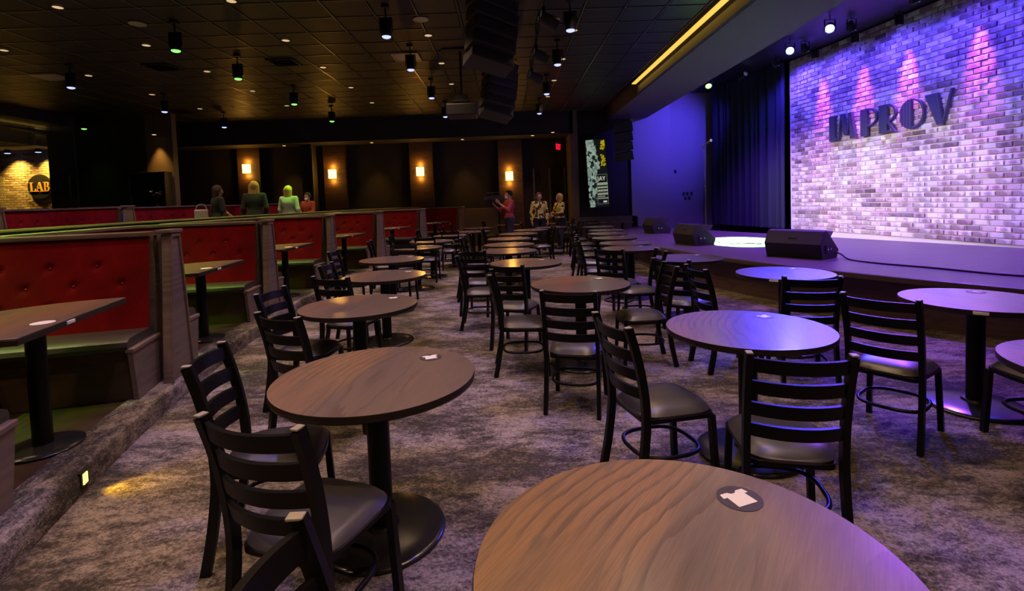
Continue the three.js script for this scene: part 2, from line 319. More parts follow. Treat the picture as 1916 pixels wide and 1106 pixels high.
const brickTones = [[0.68, 0.65, 0.63], [0.60, 0.53, 0.53], [0.52, 0.42, 0.43], [0.40, 0.30, 0.33], [0.74, 0.72, 0.69], [0.24, 0.18, 0.22], [0.56, 0.45, 0.44], [0.62, 0.59, 0.60]];
{
  const BL = 0.245, BH = 0.097, W = BL - 0.016, Hh = BH - 0.017;
  const geos = [0.012, 0.016, 0.02].map((d, i) => { const g = brickShape(W, Hh, d); const uv = g.attributes.uv; for (let k = 0; k < uv.count; k++) uv.setXY(k, uv.getX(k) + i * 0.37, uv.getY(k) + i * 0.53); return g; });
  const mats = brickTones.map((c) => std({ map: texBrick, color: lin(...c), roughness: 0.9, bumpMap: texBrickBump, bumpScale: 0.004 }));
  const field = std({ map: texBrick, vertexColors: true, roughness: 0.9, bumpMap: texBrickBump, bumpScale: 0.004 });
  const list = [];
  for (let r = 0; STAGE + (r + 0.5) * BH < LID - 0.02; r++) for (let k = 0; k < 38; k++) {
    const s = (k + (r % 2 ? 0.5 : 0)) * BL + 0.13, y = STAGE + (r + 0.5) * BH; if (s > 9.3) continue;
    const x = WO[0] + 0.1185 * s, z = WO[2] + 0.993 * s, dist = Math.hypot(x, z, y - EYE), seen = x / -z < 1.02 && (y - EYE) / -z < 0.43;
    const patch = vnoise(s * 1.1 + 3, y * 1.6, 256, 256) * 0.7 + 0.3 * vnoise(s * 3 + 3, y * 4, 256, 256); let tone = rnd();
    const light = patch > 0.52; const id = light ? [0, 4, 7, 1, 0, 4, 2, 6][Math.floor(tone * 8)] : [2, 3, 5, 1, 6, 3, 2, 7][Math.floor(tone * 8)];
    list.push({ s, y, id, g: Math.floor(rnd() * 3), key: seen ? dist : 50 + dist, jig: rr(0.9, 1.1), du: rnd() * 5, dv: rnd() * 5 });
  }
  list.sort((a, b) => a.key - b.key);
  const rest = [];
  list.forEach((b, i) => {
    if (i < 300) { const m = struct('brick', geos[b.g], mats[b.id], wr); m.position.set(b.s, b.y, 0); }
    else { const g = geos[b.g].clone().translate(b.s, b.y, 0), uv = g.attributes.uv; for (let k = 0; k < uv.count; k++) uv.setXY(k, uv.getX(k) + b.du, uv.getY(k) + b.dv); rest.push(paint(g, brickTones[b.id].map((c) => c * b.jig))); }
  });
  part('brick_field', merge(rest), field, wr).userData.kind = 'stuff';
}
// small stage on the far left: brick wall behind it
{
  const wl = structGroup('wall_alcove', [-15.0, 0, -15.3]);
  struct('mortar_bed', box(3.4, 3.4, 0.2, 0, 1.9, -0.1), M.mortarYellow, wl);
  const g0 = brickShape(0.19, 0.06, 0.014), rest = [];
  const tones = [[0.55, 0.46, 0.32], [0.46, 0.36, 0.24], [0.62, 0.54, 0.42], [0.34, 0.25, 0.16], [0.5, 0.42, 0.3]];
  for (let r = 0; r < 42; r++) for (let k = 0; k < 17; k++) { const c = tones[Math.floor(rnd() * 5)]; const q = rr(0.85, 1.1); rest.push(paint(g0.clone().translate(-1.62 + (k + (r % 2) / 2) * 0.2, 0.55 + r * 0.07, 0), c.map((t) => t * q))); }
  part('brick_field', merge(rest), std({ map: texBrick, vertexColors: true, roughness: 0.9 }), wl).userData.kind = 'stuff';
}

// ------------------------------------------------------------------ round tables
const ORD = ['first', 'second', 'third', 'fourth', 'fifth', 'sixth', 'seventh', 'eighth', 'ninth', 'tenth', 'eleventh'];
const mark = (() => { const s = poly([[-0.03, -0.03], [0.03, -0.03], [0.028, 0.012], [0.04, 0.012], [0.036, 0.03], [0.014, 0.03], [0.006, 0.022], [-0.006, 0.022], [-0.014, 0.03], [-0.036, 0.03], [-0.04, 0.012], [-0.028, 0.012]]); return new THREE.ShapeGeometry(s).rotateX(-Math.PI / 2); })();
const tableGeo = {};
function tableParts(D) {
  if (tableGeo[D]) return tableGeo[D];
  const r = D / 2;
  const top = lathe([[0.001, 0.75], [r - 0.006, 0.75], [r - 0.002, 0.7485]], 72);
  { const p = top.attributes.position, uv = top.attributes.uv; for (let i = 0; i < p.count; i++) uv.setXY(i, p.getX(i), p.getZ(i)); }
  return tableGeo[D] = {
    top, edge: lathe([[r - 0.002, 0.7485], [r, 0.745], [r, 0.722], [r - 0.006, 0.714], [0.001, 0.714]], 72),
    plate: box(0.36, 0.014, 0.06, 0, 0.707, 0), plate2: box(0.06, 0.014, 0.36, 0, 0.7065, 0),
    post: merge([cyl(0.052, 0.052, 0.66, 0, 0.37, 0, 28), cyl(0.07, 0.085, 0.02, 0, 0.045, 0, 28), cyl(0.075, 0.06, 0.02, 0, 0.69, 0, 28)]),
    base: lathe([[0.001, 0.042], [0.07, 0.042], [0.2, 0.034], [0.275, 0.025], [0.292, 0.016], [0.295, 0.006], [0.29, 0.0], [0.001, 0]], 56),
  };
}
const discGeo = cyl(0.056, 0.056, 0.0012, 0, 0, 0, 40), tagGeo = rbox(0.012, 0.02, 0.075, 0, 0, 0, 0.003);
function roundTable(x, z, D, label, turn, tagEdge) {
  const t = thing('round_table', label, 'table', [x, 0, z], 0, 'round cabaret tables'), g = tableParts(D);
  const tp = part('table_top', g.top, M.tableTop, t); tp.rotation.y = turn;
  part('table_edge', g.edge, M.tableEdge, t); part('bracket', g.plate, M.blackMetal, t); part('bracket', g.plate2, M.blackMetal, t);
  part('post', g.post, M.blackMetal, t); part('base', g.base, M.castBase, t);
  const st = part('sticker', discGeo, M.sticker, t, 'round dark sticker'); st.position.set(D * 0.24, 0.7508, -D * 0.26); st.rotation.y = 0.35;
  const sh = part('printed_mark', mark, M.white, st, 'white shirt-shaped mark'); sh.position.y = 0.0012;
  if (tagEdge !== undefined) { const e = part('edge_tag', tagGeo, M.white, t, 'small white tag on the edge'); const a = tagEdge; e.position.set(Math.cos(a) * (D / 2 + 0.003), 0.733, Math.sin(a) * (D / 2 + 0.003)); e.rotation.y = -a; }
  return t;
}
const rows = {
  L: ['booth-side row', 0.92, [[-0.64, -2.33], [-1.21, -4.02], [-1.4, -5.66], [-1.69, -7.3], [-1.65, -9.12], [-1.59, -10.53], [-1.33, -12.19], [-0.93, -13.43], [-0.86, -15.1]]],
  M: ['centre row', 0.91, [[0.355, -1.04], [1.38, -2.94], [0.65, -4.67], [0.21, -6.38], [-0.01, -7.96], [0.01, -9.11], [0.02, -10.52], [0.24, -11.93], [0.59, -13.24], [1.22, -14.15], [0.04, -16.3]]],
  R: ['stage-side row', 0.86, [[2.62, -2.1], [3.2, -3.46], [2.65, -4.87], [2.21, -6.29], [1.86, -7.7], [1.98, -8.62], [2.05, -9.8], [2.15, -10.98], [2.36, -12.1], [2.42, -13.6], [1.3, -16.3]]],
};
const special = { L0: 'round wooden table at left front with chairs pulled up from two sides', M0: 'large foreground round wooden table cut off by the bottom of the picture', M1: 'round table with a green streak and blue sheen left of the stage', R0: 'round table whose pink-lit rim just enters at the right picture edge', R1: 'round pink-lit table with white edge tag at far right against the stage' };
const T = {};
for (const k of Object.keys(rows)) {
  const [rowName, D, pts] = rows[k];
  pts.forEach(([x, z], i) => {
    const id = k + i; T[id] = { x, z, r: D / 2, name: `${ORD[i]} table of the ${rowName}` };
    roundTable(x, z, D, special[id] ?? `${ORD[i]} round wooden table from the front in the ${rowName}`, i === 0 && k === 'M' ? 0.95 : 0.4 + rnd() * 2.2, k === 'R' && i > 0 && i < 4 ? Math.PI * 0.72 : undefined);
  });
}

// ------------------------------------------------------------------ ladder-back chairs (face -z, origin on the floor under the seat)
const chairProto = (() => {
  const o = new THREE.Group();
  const seat = new THREE.Shape(); const w1 = 0.2, w0 = 0.172, d = 0.2, r = 0.05;
  seat.moveTo(-w0 + r, -d); seat.lineTo(w0 - r, -d); seat.quadraticCurveTo(w0, -d, w0 + 0.003, -d + r); seat.lineTo(w1, d - r); seat.quadraticCurveTo(w1, d, w1 - r, d); seat.quadraticCurveTo(0, d + 0.03, -w1 + r, d); seat.quadraticCurveTo(-w1, d, -w1, d - r); seat.lineTo(-w0 - 0.003, -d + r); seat.quadraticCurveTo(-w0, -d, -w0 + r, -d);
  const pos = [], nr = 9, ns = 48, at = (i, j) => { const t = i / nr, a = j / ns * Math.PI * 2, c = Math.cos(a), q = Math.sin(a), k = Math.pow(Math.abs(c) ** 4 + Math.abs(q) ** 4, -0.25) * t, z = q * k * 0.21, w = 0.19 - 0.028 * (z / 0.21) * 0.5; return [c * k * w * 1.02, 0.428 + 0.052 * Math.pow(1 - Math.pow(t, 3.2), 0.6), z]; };
  for (let i = 0; i < nr; i++) for (let j = 0; j < ns; j++) { const a = at(i, j), b = at(i + 1, j), c = at(i + 1, j + 1), d = at(i, j + 1); pos.push(...a, ...c, ...b); if (i) pos.push(...a, ...d, ...c); }
  for (let j = 0; j < ns; j++) { const a = at(nr, j), b = at(nr, j + 1); pos.push(...a, b[0], b[1], b[2], b[0] * 0.97, 0.412, b[2] * 0.97, ...a, b[0] * 0.97, 0.412, b[2] * 0.97, a[0] * 0.97, 0.412, a[2] * 0.97); }
  const pg = new THREE.BufferGeometry(); pg.setAttribute('position', new THREE.Float32BufferAttribute(pos, 3)); pg.computeVertexNormals();
  part('seat', creased(metric(pg), 1.0), M.vinyl, o);
  part('seat_frame', extrude(seat, 0.022, 0.002, 1, 10).rotateX(-Math.PI / 2).scale(0.97, 1, 0.97).translate(0, 0.392, 0), M.blackMetal, o);
  for (const s of [-1, 1]) {
    part('leg', bar([[s * 0.178, 0.4, -0.182], [s * 0.185, 0.2, -0.19], [s * 0.192, 0, -0.2]], 0.03, 0.03, 4), M.blackMetal, o);
    const p = part('back_post', bar([[s * 0.19, 0, 0.262], [s * 0.187, 0.2, 0.222], [s * 0.185, 0.42, 0.198], [s * 0.185, 0.6, 0.212], [s * 0.186, 0.76, 0.245], [s * 0.187, 0.895, 0.285]], 0.028, 0.04, 18), M.blackMetal, o);
    part('post_cap', rbox(0.026, 0.008, 0.036, s * 0.187, 0.899, 0.287, 0.003), M.cap, p);
  }
  for (const [y, z] of [[0.848, 0.272], [0.748, 0.243], [0.652, 0.224], [0.558, 0.209]]) {
    const n = 14, pos = [], hh = 0.029, th = 0.009, R = [];
    for (let i = 0; i <= n; i++) { const t = i / n * 2 - 1, x = t * 0.178, zz = z + 0.045 * (1 - t * t); R.push([[x, y - hh, zz - th - 0.004], [x, y - hh, zz + th - 0.004], [x, y + hh, zz + th + 0.008], [x, y + hh, zz - th + 0.008]]); }
    for (let i = 0; i < n; i++) for (let k = 0; k < 4; k++) { const a = R[i][k], b = R[i + 1][k], c = R[i + 1][(k + 1) % 4], e = R[i][(k + 1) % 4]; pos.push(...a, ...b, ...c, ...a, ...c, ...e); }
    const g = new THREE.BufferGeometry(); g.setAttribute('position', new THREE.Float32BufferAttribute(pos, 3)); g.computeVertexNormals();
    part('slat', creased(metric(g), 0.5), M.blackMetal, o);
  }
  const ring = []; for (let i = 0; i < 16; i++) { const a = i / 16 * Math.PI * 2, c = Math.cos(a), s = Math.sin(a), q = Math.pow(Math.abs(c) ** 3 + Math.abs(s) ** 3, -1 / 3); ring.push([c * q * 0.172, 0.205, s * q * 0.18 + 0.012]); }
  part('stretcher', tube(ring, 0.011, 48, 8, true), M.blackMetal, o);
  return o;
})();
function chairAt(x, z, ang, label) {
  const c = chairProto.clone(); c.name = numbered('ladder_back_chair'); c.position.set(x, 0, z); c.rotation.y = ang; scene.add(c);
  return tag(c, label, 'chair', 'black ladder-back chairs');
}
function chairTop(ax, az, bx, bz, label) {          // left and right top corners of the backrest as its sitter would name them
  const l = Math.hypot(bx - ax, bz - az), rx = (bx - ax) / l, rz = (bz - az) / l, fx = rz, fz = -rx;
  return chairAt((ax + bx) / 2 + fx * 0.285, (az + bz) / 2 + fz * 0.285, Math.atan2(-fx, -fz), label);
}
chairTop(-1.0, -1.58, -0.62, -1.45, 'black ladder-back chair in left foreground, its back to us at the front table');
chairTop(-0.46, -1.04, -0.45, -0.64, 'black ladder-back chair mostly below the frame, only its top rail and post showing');
chairTop(-1.41, -2.44, -1.35, -2.08, 'black ladder-back chair beside the curb facing right to the left front table');
chairTop(-1.61, -3.15, -1.21, -2.92, 'black ladder-back chair with blue-lit seat, on near side of second booth-side table');
chairTop(-1.86, -4.19, -1.91, -3.77, 'black ladder-back chair on booth side of second booth-side table, near the curb');
chairTop(-2.05, -5.85, -2.05, -5.46, 'black ladder-back chair on booth side of third booth-side table');
chairTop(-1.83, -4.68, -1.45, -4.55, 'black ladder-back chair on near side of third booth-side table');
chairTop(-0.17, -4.75, -0.17, -4.36, 'black ladder-back chair facing right, on aisle side of third centre table');
chairTop(0.2, -3.55, 0.6, -3.43, 'black ladder-back chair seen squarely from behind in the middle of the picture');
chairTop(0.47, -2.81, 0.57, -2.44, 'black ladder-back chair facing right, on aisle side of the green-streaked table');
chairTop(0.93, -2.01, 1.33, -1.92, 'largest black ladder-back chair seen from behind, before the green-streaked table');
chairTop(2.08, -3.09, 2.27, -2.85, 'black ladder-back chair with blue-lit seat beside the pink-lit table at right');
chairTop(2.05, -3.78, 2.43, -3.69, 'black ladder-back chair from behind, before the third stage-side table');
chairTop(3.4, -2.7, 3.4, -3.1, 'black chair at the right picture edge, only its seat front and legs showing');
chairTop(1.45, -5.21, 1.78, -4.87, 'black ladder-back chair on near side of fourth stage-side table');
chairTop(1.62, -4.62, 1.65, -4.24, 'black ladder-back chair seen edge-on, between the third centre and stage-side tables');
chairTop(1.79, -5.75, 1.79, -6.15, 'black ladder-back chair facing left toward the aisle, beside fourth stage-side table');
chairTop(1.08, -6.43, 1.41, -6.17, 'black ladder-back chair turned toward the fifth stage-side table, on its near side');
chairTop(-0.62, -6.4, -0.62, -6.0, 'black ladder-back chair facing right, on aisle side of fourth centre table');
chairTop(-0.68, -6.75, -0.31, -6.65, 'black ladder-back chair on near side of fifth centre table');
chairTop(-0.23, -5.15, 0.14, -5.0, 'black ladder-back chair on near side of fourth centre table');
const SIDE = { L: [-0.56, 0, -Math.PI / 2, 'booth side'], R: [0.56, 0, Math.PI / 2, 'stage side'], F: [0, 0.56, 0, 'near side'], B: [0, -0.56, Math.PI, 'far side'] };
for (const [id, sides] of [['L3', 'LB'], ['L4', 'L'], ['L5', 'LF'], ['L6', 'LF'], ['L7', 'L'], ['L8', 'L'], ['M4', 'L'], ['M5', 'L'], ['M6', 'L'], ['M7', 'LR'], ['M8', 'L'], ['M9', 'LR'], ['M10', 'L'], ['R4', 'L'], ['R5', 'L'], ['R6', 'L'], ['R7', 'L'], ['R8', 'L'], ['R9', 'LB'], ['R10', 'R'], ['M2', 'R']])
  for (const s of sides) { const t = T[id], [dx, dz, a, w] = SIDE[s]; chairAt(t.x + dx * (t.r + 0.12) / 0.58, t.z + dz * (t.r + 0.12) / 0.58, a + rr(-0.16, 0.16), `black ladder-back chair on the ${w} of the ${t.name}`); }

// ------------------------------------------------------------------ booths
const L0 = 2 * arcR * Math.sin(0.1255 / 2), DEP = 1.5;
function uPath(L, D, inset) {       // curb end -> back -> curb end; n points into the booth
  const pts = [], r = 0.34, hx = L / 2 - inset, add = (x, z, nx, nz) => pts.push({ x, z, nx, nz });
  for (let i = 0; i <= 12; i++) add(-hx, -0.05 + (-(D - r) + 0.05) * i / 12, 1, 0);
  for (let i = 1; i <= 8; i++) { const a = i / 8 * Math.PI / 2; add(-hx + r - r * Math.cos(a), -(D - r) - r * Math.sin(a), Math.cos(a), Math.sin(a)); }
  for (let i = 1; i < 16; i++) add(-hx + r + (2 * hx - 2 * r) * i / 16, -D, 0, 1);
  for (let i = 8; i >= 0; i--) { const a = i / 8 * Math.PI / 2; add(hx - r + r * Math.cos(a), -(D - r) - r * Math.sin(a), -Math.cos(a), Math.sin(a)); }
  for (let i = 1; i <= 12; i++) add(hx, -(D - r) + (D - r - 0.05) * i / 12, -1, 0);
  return pts;
}
const boothGeo = (() => {
  const P = uPath(L0, DEP, 0.02); const s = [0]; for (let i = 1; i < P.length; i++) s.push(s[i - 1] + Math.hypot(P[i].x - P[i - 1].x, P[i].z - P[i - 1].z));
  // finely divided path for the buttoned upholstery
  const F = [], N = 260, tot = s[s.length - 1]; for (let i = 0; i <= N; i++) { const q = tot * i / N; let k = 0; while (k < s.length - 2 && s[k + 1] < q) k++; const t = (q - s[k]) / (s[k + 1] - s[k]), a = P[k], b = P[k + 1], nx = a.nx + (b.nx - a.nx) * t, nz = a.nz + (b.nz - a.nz) * t, l = Math.hypot(nx, nz); F.push({ x: a.x + (b.x - a.x) * t, z: a.z + (b.z - a.z) * t, nx: nx / l, nz: nz / l, s: q }); }
  const buttons = []; for (let r = 0; r < 3; r++) for (let q = 0.2 + (r % 2) * 0.16; q < tot - 0.1; q += 0.32) buttons.push([q, 0.68 + r * 0.15]);
  const pos = [], uv = [], rowsN = 34, y0 = 0.42, y1 = 1.2; const pt = (i, j) => {
    const f = F[i], y = y0 + (y1 - y0) * j / rowsN; let o = 0.21 - 0.125 * (y - y0) / (y1 - y0);
    for (const [bs, by] of buttons) { const ds = f.s - bs, dy = y - by; if (Math.abs(ds) > 0.17 || Math.abs(dy) > 0.16) continue; const d2 = ds * ds + dy * dy * 1.6; o -= 0.02 * Math.exp(-d2 / 0.0011); const e1 = Math.abs(dy - ds * 0.94), e2 = Math.abs(dy + ds * 0.94); o -= 0.0035 * (Math.exp(-(e1 * e1) / 0.00005) + Math.exp(-(e2 * e2) / 0.00005)) * Math.exp(-d2 / 0.006); }
    if (j === 0 || j === rowsN) o -= 0.012;
    return [f.x + f.nx * o, y, f.z + f.nz * o];
  };
  for (let i = 0; i < N; i++) for (let j = 0; j < rowsN; j++) { const a = pt(i, j), b = pt(i + 1, j), c = pt(i + 1, j + 1), d = pt(i, j + 1), u0 = F[i].s, u1 = F[i + 1].s, v0 = j / rowsN * 0.8, v1 = (j + 1) / rowsN * 0.8; pos.push(...a, ...b, ...c, ...a, ...c, ...d); uv.push(u0, v0, u1, v0, u1, v1, u0, v0, u1, v1, u0, v1); }
  const g = new THREE.BufferGeometry(); g.setAttribute('position', new THREE.Float32BufferAttribute(pos, 3)); g.setAttribute('uv', new THREE.Float32BufferAttribute(uv, 2)); g.computeVertexNormals();
  const cushion = creased(g, 1.2);
  const btn = buttons.map(([q, y]) => { const i = Math.round(q / tot * N), f = F[i], o = 0.21 - 0.125 * (y - 0.42) / 0.78 - 0.018; return new THREE.SphereGeometry(0.011, 8, 6).translate(f.x + f.nx * o, y, f.z + f.nz * o); });
  const seams = []; 
  return {
    back: cushion, shell: sweep(P, [[0.0, 0], [0.06, 0], [0.06, 1.2], [0.0, 1.2]]), btn,
    cap: sweep(P, [[-0.03, 1.2], [0.105, 1.2], [0.108, 1.21], [0.105, 1.232], [-0.03, 1.235]]),
    seat: sweep(P, [[0.1, 0.38], [0.56, 0.38], [0.585, 0.39], [0.595, 0.42], [0.585, 0.452], [0.55, 0.47], [0.4, 0.475], [0.1, 0.47]]),
    base: sweep(P, [[0.06, 0], [0.5, 0], [0.53, 0.38], [0.06, 0.38]]),
  };
})();
const endShape = poly([[0.12, 0], [0.54, 0], [0.6, 0.375], [0.12, 0.375]]), endGeoR = metric(extrude(endShape, 0.03, 0.003, 1)), endGeoL = metric(extrude(poly([[-0.54, 0], [-0.12, 0], [-0.12, 0.375], [-0.6, 0.375]]), 0.03, 0.003, 1));
const endCapR = rbox(0.5, 0.035, 0.06, 0.36, 0.385, 0.015), endCapL = rbox(0.5, 0.035, 0.06, -0.36, 0.385, 0.015);
function booth(phi, R, y, label, group) {
  const [x, z] = onArc(R, phi), b = thing('booth', label, 'booth', [x, y, z], Math.PI / 2 - phi, group);
  part('shell', boothGeo.shell, M.panel, b); const bk = part('backrest', boothGeo.back, M.velvet, b, 'buttoned red velvet backrest');
  for (const g of boothGeo.btn) part('button', g, M.button, bk);
  part('cap_rail', boothGeo.cap, M.panelTrim, b, 'wooden rail along the top');
  part('seat_cushion', boothGeo.seat, M.vinyl, b, 'black vinyl bench cushion'); part('seat_base', boothGeo.base, M.darkWood, b);
  const e1 = part('end_panel', endGeoR, M.panel, b); e1.position.set(-L0 / 2, 0, -0.055); part('end_trim', endCapR, M.panelTrim, e1);
  const e2 = part('end_panel', endGeoL, M.panel, b); e2.position.set(L0 / 2, 0, -0.055); part('end_trim', endCapL, M.panelTrim, e2);
  return b;
}
const divFace = metric(extrude(poly([[-0.22, 0], [0.22, 0], [0.085, 1.21], [-0.085, 1.21]]), 0.05, 0.004, 1)), frameBar = (a, b, w) => { const dx = b[0] - a[0], dy = b[1] - a[1], l = Math.hypot(dx, dy), nx = -dy / l * w, ny = dx / l * w; return metric(extrude(poly([a, b, [b[0] + nx, b[1] + ny], [a[0] + nx, a[1] + ny]]), 0.018, 0.002, 1)); };
const divFrame = [frameBar([0.22, 0], [0.085, 1.21], 0.022), frameBar([-0.085, 1.21], [-0.22, 0], 0.022), frameBar([0.085, 1.21], [-0.085, 1.21], 0.022)];
function divider(phi, R, y, label, group) {
  const [x, z] = onArc(R, phi), d = thing('booth_divider', label, 'divider', [x, y, z], Math.PI / 2 - phi, group);
  part('panel', divFace, M.panel, d); for (const g of divFrame) { const f = part('frame_bar', g, M.panelTrim, d); f.position.z = 0.05; }
  part('top_cap', rbox(0.24, 0.03, 0.12, 0, 1.232, 0.02, 0.008), M.panelTrim, d);
}
const dTop = (() => { const s = new THREE.Shape(); s.moveTo(-0.58, 0); s.lineTo(0.58, 0); s.quadraticCurveTo(0.6, 0.42, 0.3, 0.66); s.quadraticCurveTo(0, 0.8, -0.3, 0.66); s.quadraticCurveTo(-0.6, 0.42, -0.58, 0); return s; })();
const dTopGeo = metric(extrude(dTop, 0.004, 0.0015, 1, 20).rotateX(-Math.PI / 2)), dEdgeGeo = extrude(dTop, 0.028, 0.002, 1, 20).rotateX(-Math.PI / 2);
function boothTable(phi, R, y, label, group) {
  const [x, z] = onArc(R, phi), t = thing('booth_table', label, 'table', [x, y, z], Math.PI / 2 - phi, group); const h = 0.79;
  const tp = part('table_top', dTopGeo, M.tableTop, t); tp.position.set(0, h - 0.0055, -0.02);
  const e = part('table_edge', dEdgeGeo, M.tableEdge, t); e.position.set(0, h - 0.038, -0.02);
  part('post', [cyl(0.05, 0.05, h - 0.05, 0, (h - 0.05) / 2 + 0.01, -0.26, 24), cyl(0.12, 0.12, 0.015, 0, h - 0.05, -0.26, 24)], M.blackMetal, t);
  part('base', lathe([[0.001, 0.03], [0.16, 0.024], [0.2, 0.014], [0.2, 0], [0.001, 0]], 32).translate(0, 0, -0.26), M.castBase, t);
  const st = part('sticker', discGeo, M.white, t, 'round white sticker'); st.position.set(-0.2, h + 0.0006, -0.11);
  const tg = part('edge_tag', tagGeo, M.white, t, 'small white tag on the edge'); tg.position.set(-0.12, h - 0.02, -0.016); tg.rotation.y = -Math.PI / 2;
}
const PHI = [-0.3255, -0.2, -0.0745, 0.051, 0.1765, 0.302, 0.4275], where = ['nearest', 'second', 'third', 'fourth', 'fifth', 'farthest'];
for (let i = 0; i < 6; i++) {
  const pm = (PHI[i] + PHI[i + 1]) / 2;
  booth(pm, arcR + 0.1, 0.15, `${where[i]} red booth with black bench in the curved row on the left`, 'red booths along the curb');
  boothTable(pm, arcR + 0.1, 0.15, `half-round wooden table in the ${where[i]} red booth of the left row`, 'booth tables');
}
for (let i = 0; i < 7; i++) divider(PHI[i], arcR + 0.1, 0.15, i === 0 ? 'tapered wooden booth divider just outside the left edge of the picture' : i === 6 ? 'tapered wooden end post closing the far end of the left booth row' : `tapered wooden divider between the ${where[i - 1]} and ${where[i]} red booths`, 'booth dividers');
// drink ledge behind the booths
{
  const lg = thing('drink_ledge', 'long dark wooden ledge running behind the tops of the red booths', 'ledge');
  part('ledge_top', sweep(arcPath(arcR, -0.33, 0.43, 50), [[-2.02, 1.39], [-1.68, 1.39], [-1.67, 1.41], [-1.68, 1.425], [-2.02, 1.425]]), M.darkWood, lg);
  part('ledge_support', sweep(arcPath(arcR, -0.33, 0.43, 50), [[-1.8, 0.45], [-1.75, 0.45], [-1.75, 1.39], [-1.8, 1.39]]), M.wallDark, lg);
}
// upper booths
const R2 = 24.0, PH2 = [-0.036, 0.0695, 0.175, 0.2805];
['leftmost', 'middle', 'rightmost'].forEach((w, i) => booth((PH2[i] + PH2[i + 1]) / 2, R2, 0.45, `${w} dark red booth of the raised row at the far left`, 'raised red booths'));
['at the left picture edge', 'second from the left', 'third from the left', 'farthest right'].forEach((w, i) => divider(PH2[i], R2, 0.45, `wooden divider of the raised booth row, ${w}`, 'raised booth dividers'));

// step light set into the curb
{
  const f = -0.281, [x, z] = onArc(arcR, f), s = thing('step_light', 'small glowing yellow step light set in the carpeted curb', 'step light', [x, 0.085, z], Math.PI / 2 - f);
  part('frame', rbox(0.07, 0.085, 0.02, 0, 0, 0, 0.004), M.plastic, s); part('lens', rbox(0.045, 0.06, 0.008, 0, 0, 0.011, 0.003), G.step, s);
  spot(s, 'step', [0, 0.01, 0.03], [0, -0.09, 0.26], 0.62, 0.9, 1);
}

// ------------------------------------------------------------------ ceiling fittings
const lensGeo = new THREE.SphereGeometry(0.062, 20, 10, 0, Math.PI * 2, Math.PI / 2, Math.PI / 2).scale(1, 0.45, 1);
const canGeo = [cyl(0.075, 0.07, 0.24, 0, -0.3, 0, 24), cyl(0.078, 0.078, 0.02, 0, -0.41, 0, 24)], armGeo = [cyl(0.012, 0.012, 0.2, 0, -0.1, 0, 10), rbox(0.1, 0.03, 0.1, 0, -0.015, 0, 0.006)], yokeGeo = [rbox(0.012, 0.2, 0.03, 0.085, -0.26, 0, 0.004), rbox(0.012, 0.2, 0.03, -0.085, -0.26, 0, 0.004), rbox(0.18, 0.012, 0.03, 0, -0.165, 0, 0.004)];
function hangingSpot(x, z, color, label, k = 1) {
  const s = thing('ceiling_spotlight', label, 'spotlight', [x, CEIL, z], 0, color + ' hanging spotlights');
  part('mount', armGeo, M.blackMetal, s); part('yoke', yokeGeo, M.blackMetal, s); part('housing', canGeo, M.blackMetal, s);
  const l = part('lens', lensGeo, G[color], s, color + ' glowing lens'); l.position.y = -0.42;
  spot(s, color + 'Spot', [0, -0.47, 0], [0, -4, 0], 0.62, 0.85, 3, k);
}
const ZS = [-7.2, -9.0, -11.45, -14.0];
ZS.forEach((z, i) => hangingSpot(-1.6, z, 'blue', `blue hanging spotlight, ${ORD[i]} in the row left of the projector`));
ZS.forEach((z, i) => hangingSpot(0.97, z, 'blue', `blue hanging spotlight, ${ORD[i]} in the row right of the speaker clusters`));
[-7.49, -9.2, -11.6, -14.08].forEach((z, i) => hangingSpot(-4.73, z, 'green', `green hanging spotlight, ${ORD[i]} in the row above the red booths`));
[-9.41, -11.95, -14.45].forEach((z, i) => hangingSpot(-7.9, z, 'blue', `blue hanging spotlight, ${ORD[i]} in the leftmost row`));
hangingSpot(-11.4, -13.9, 'green', 'green hanging spotlight alone at far left before the soffit', 0.03);
[-2.6, -5.0].forEach((z, i) => { hangingSpot(-1.6, z, 'blue', `blue hanging spotlight above the front tables, ${ORD[i]} of two`); hangingSpot(0.97, z, 'blue', `blue hanging spotlight above the centre front, ${ORD[i]} of two`); hangingSpot(-4.73, z, 'green', `green hanging spotlight above the nearest booths, ${ORD[i]} of two`, 2.6); });
// recessed downlights
{
  const ringG = lathe([[0.062, 0.0], [0.085, 0.0], [0.088, -0.006], [0.082, -0.01], [0.062, -0.006]], 28), lens = cyl(0.06, 0.06, 0.004, 0, -0.002, 0, 28);
  const xs = [-8.2, -5.85, -3.55, -1.2, 1.2], zs = [1.8, 0.05, -1.7, -3.4, -5.1, -6.85, -8.5, -10.2, -12, -13.85];
  const cn = ['far left', 'left', 'booth', 'aisle', 'stage'];
  xs.forEach((x, i) => zs.forEach((z, k) => {
    if (i === 0 && k < 3) return;
    const d = thing('recessed_downlight', `small recessed ceiling downlight in the ${cn[i]} column, ${ORD[k]} of the rows from the front`, 'downlight', [x, CEIL, z], 0, 'recessed downlights');
    part('trim_ring', ringG, M.grille, d); part('lens', lens, G.house, d);
    spot(d, 'house', [0, -0.03, 0], [0, -4, 0], 0.95, 0.9, 4);
  }));
}
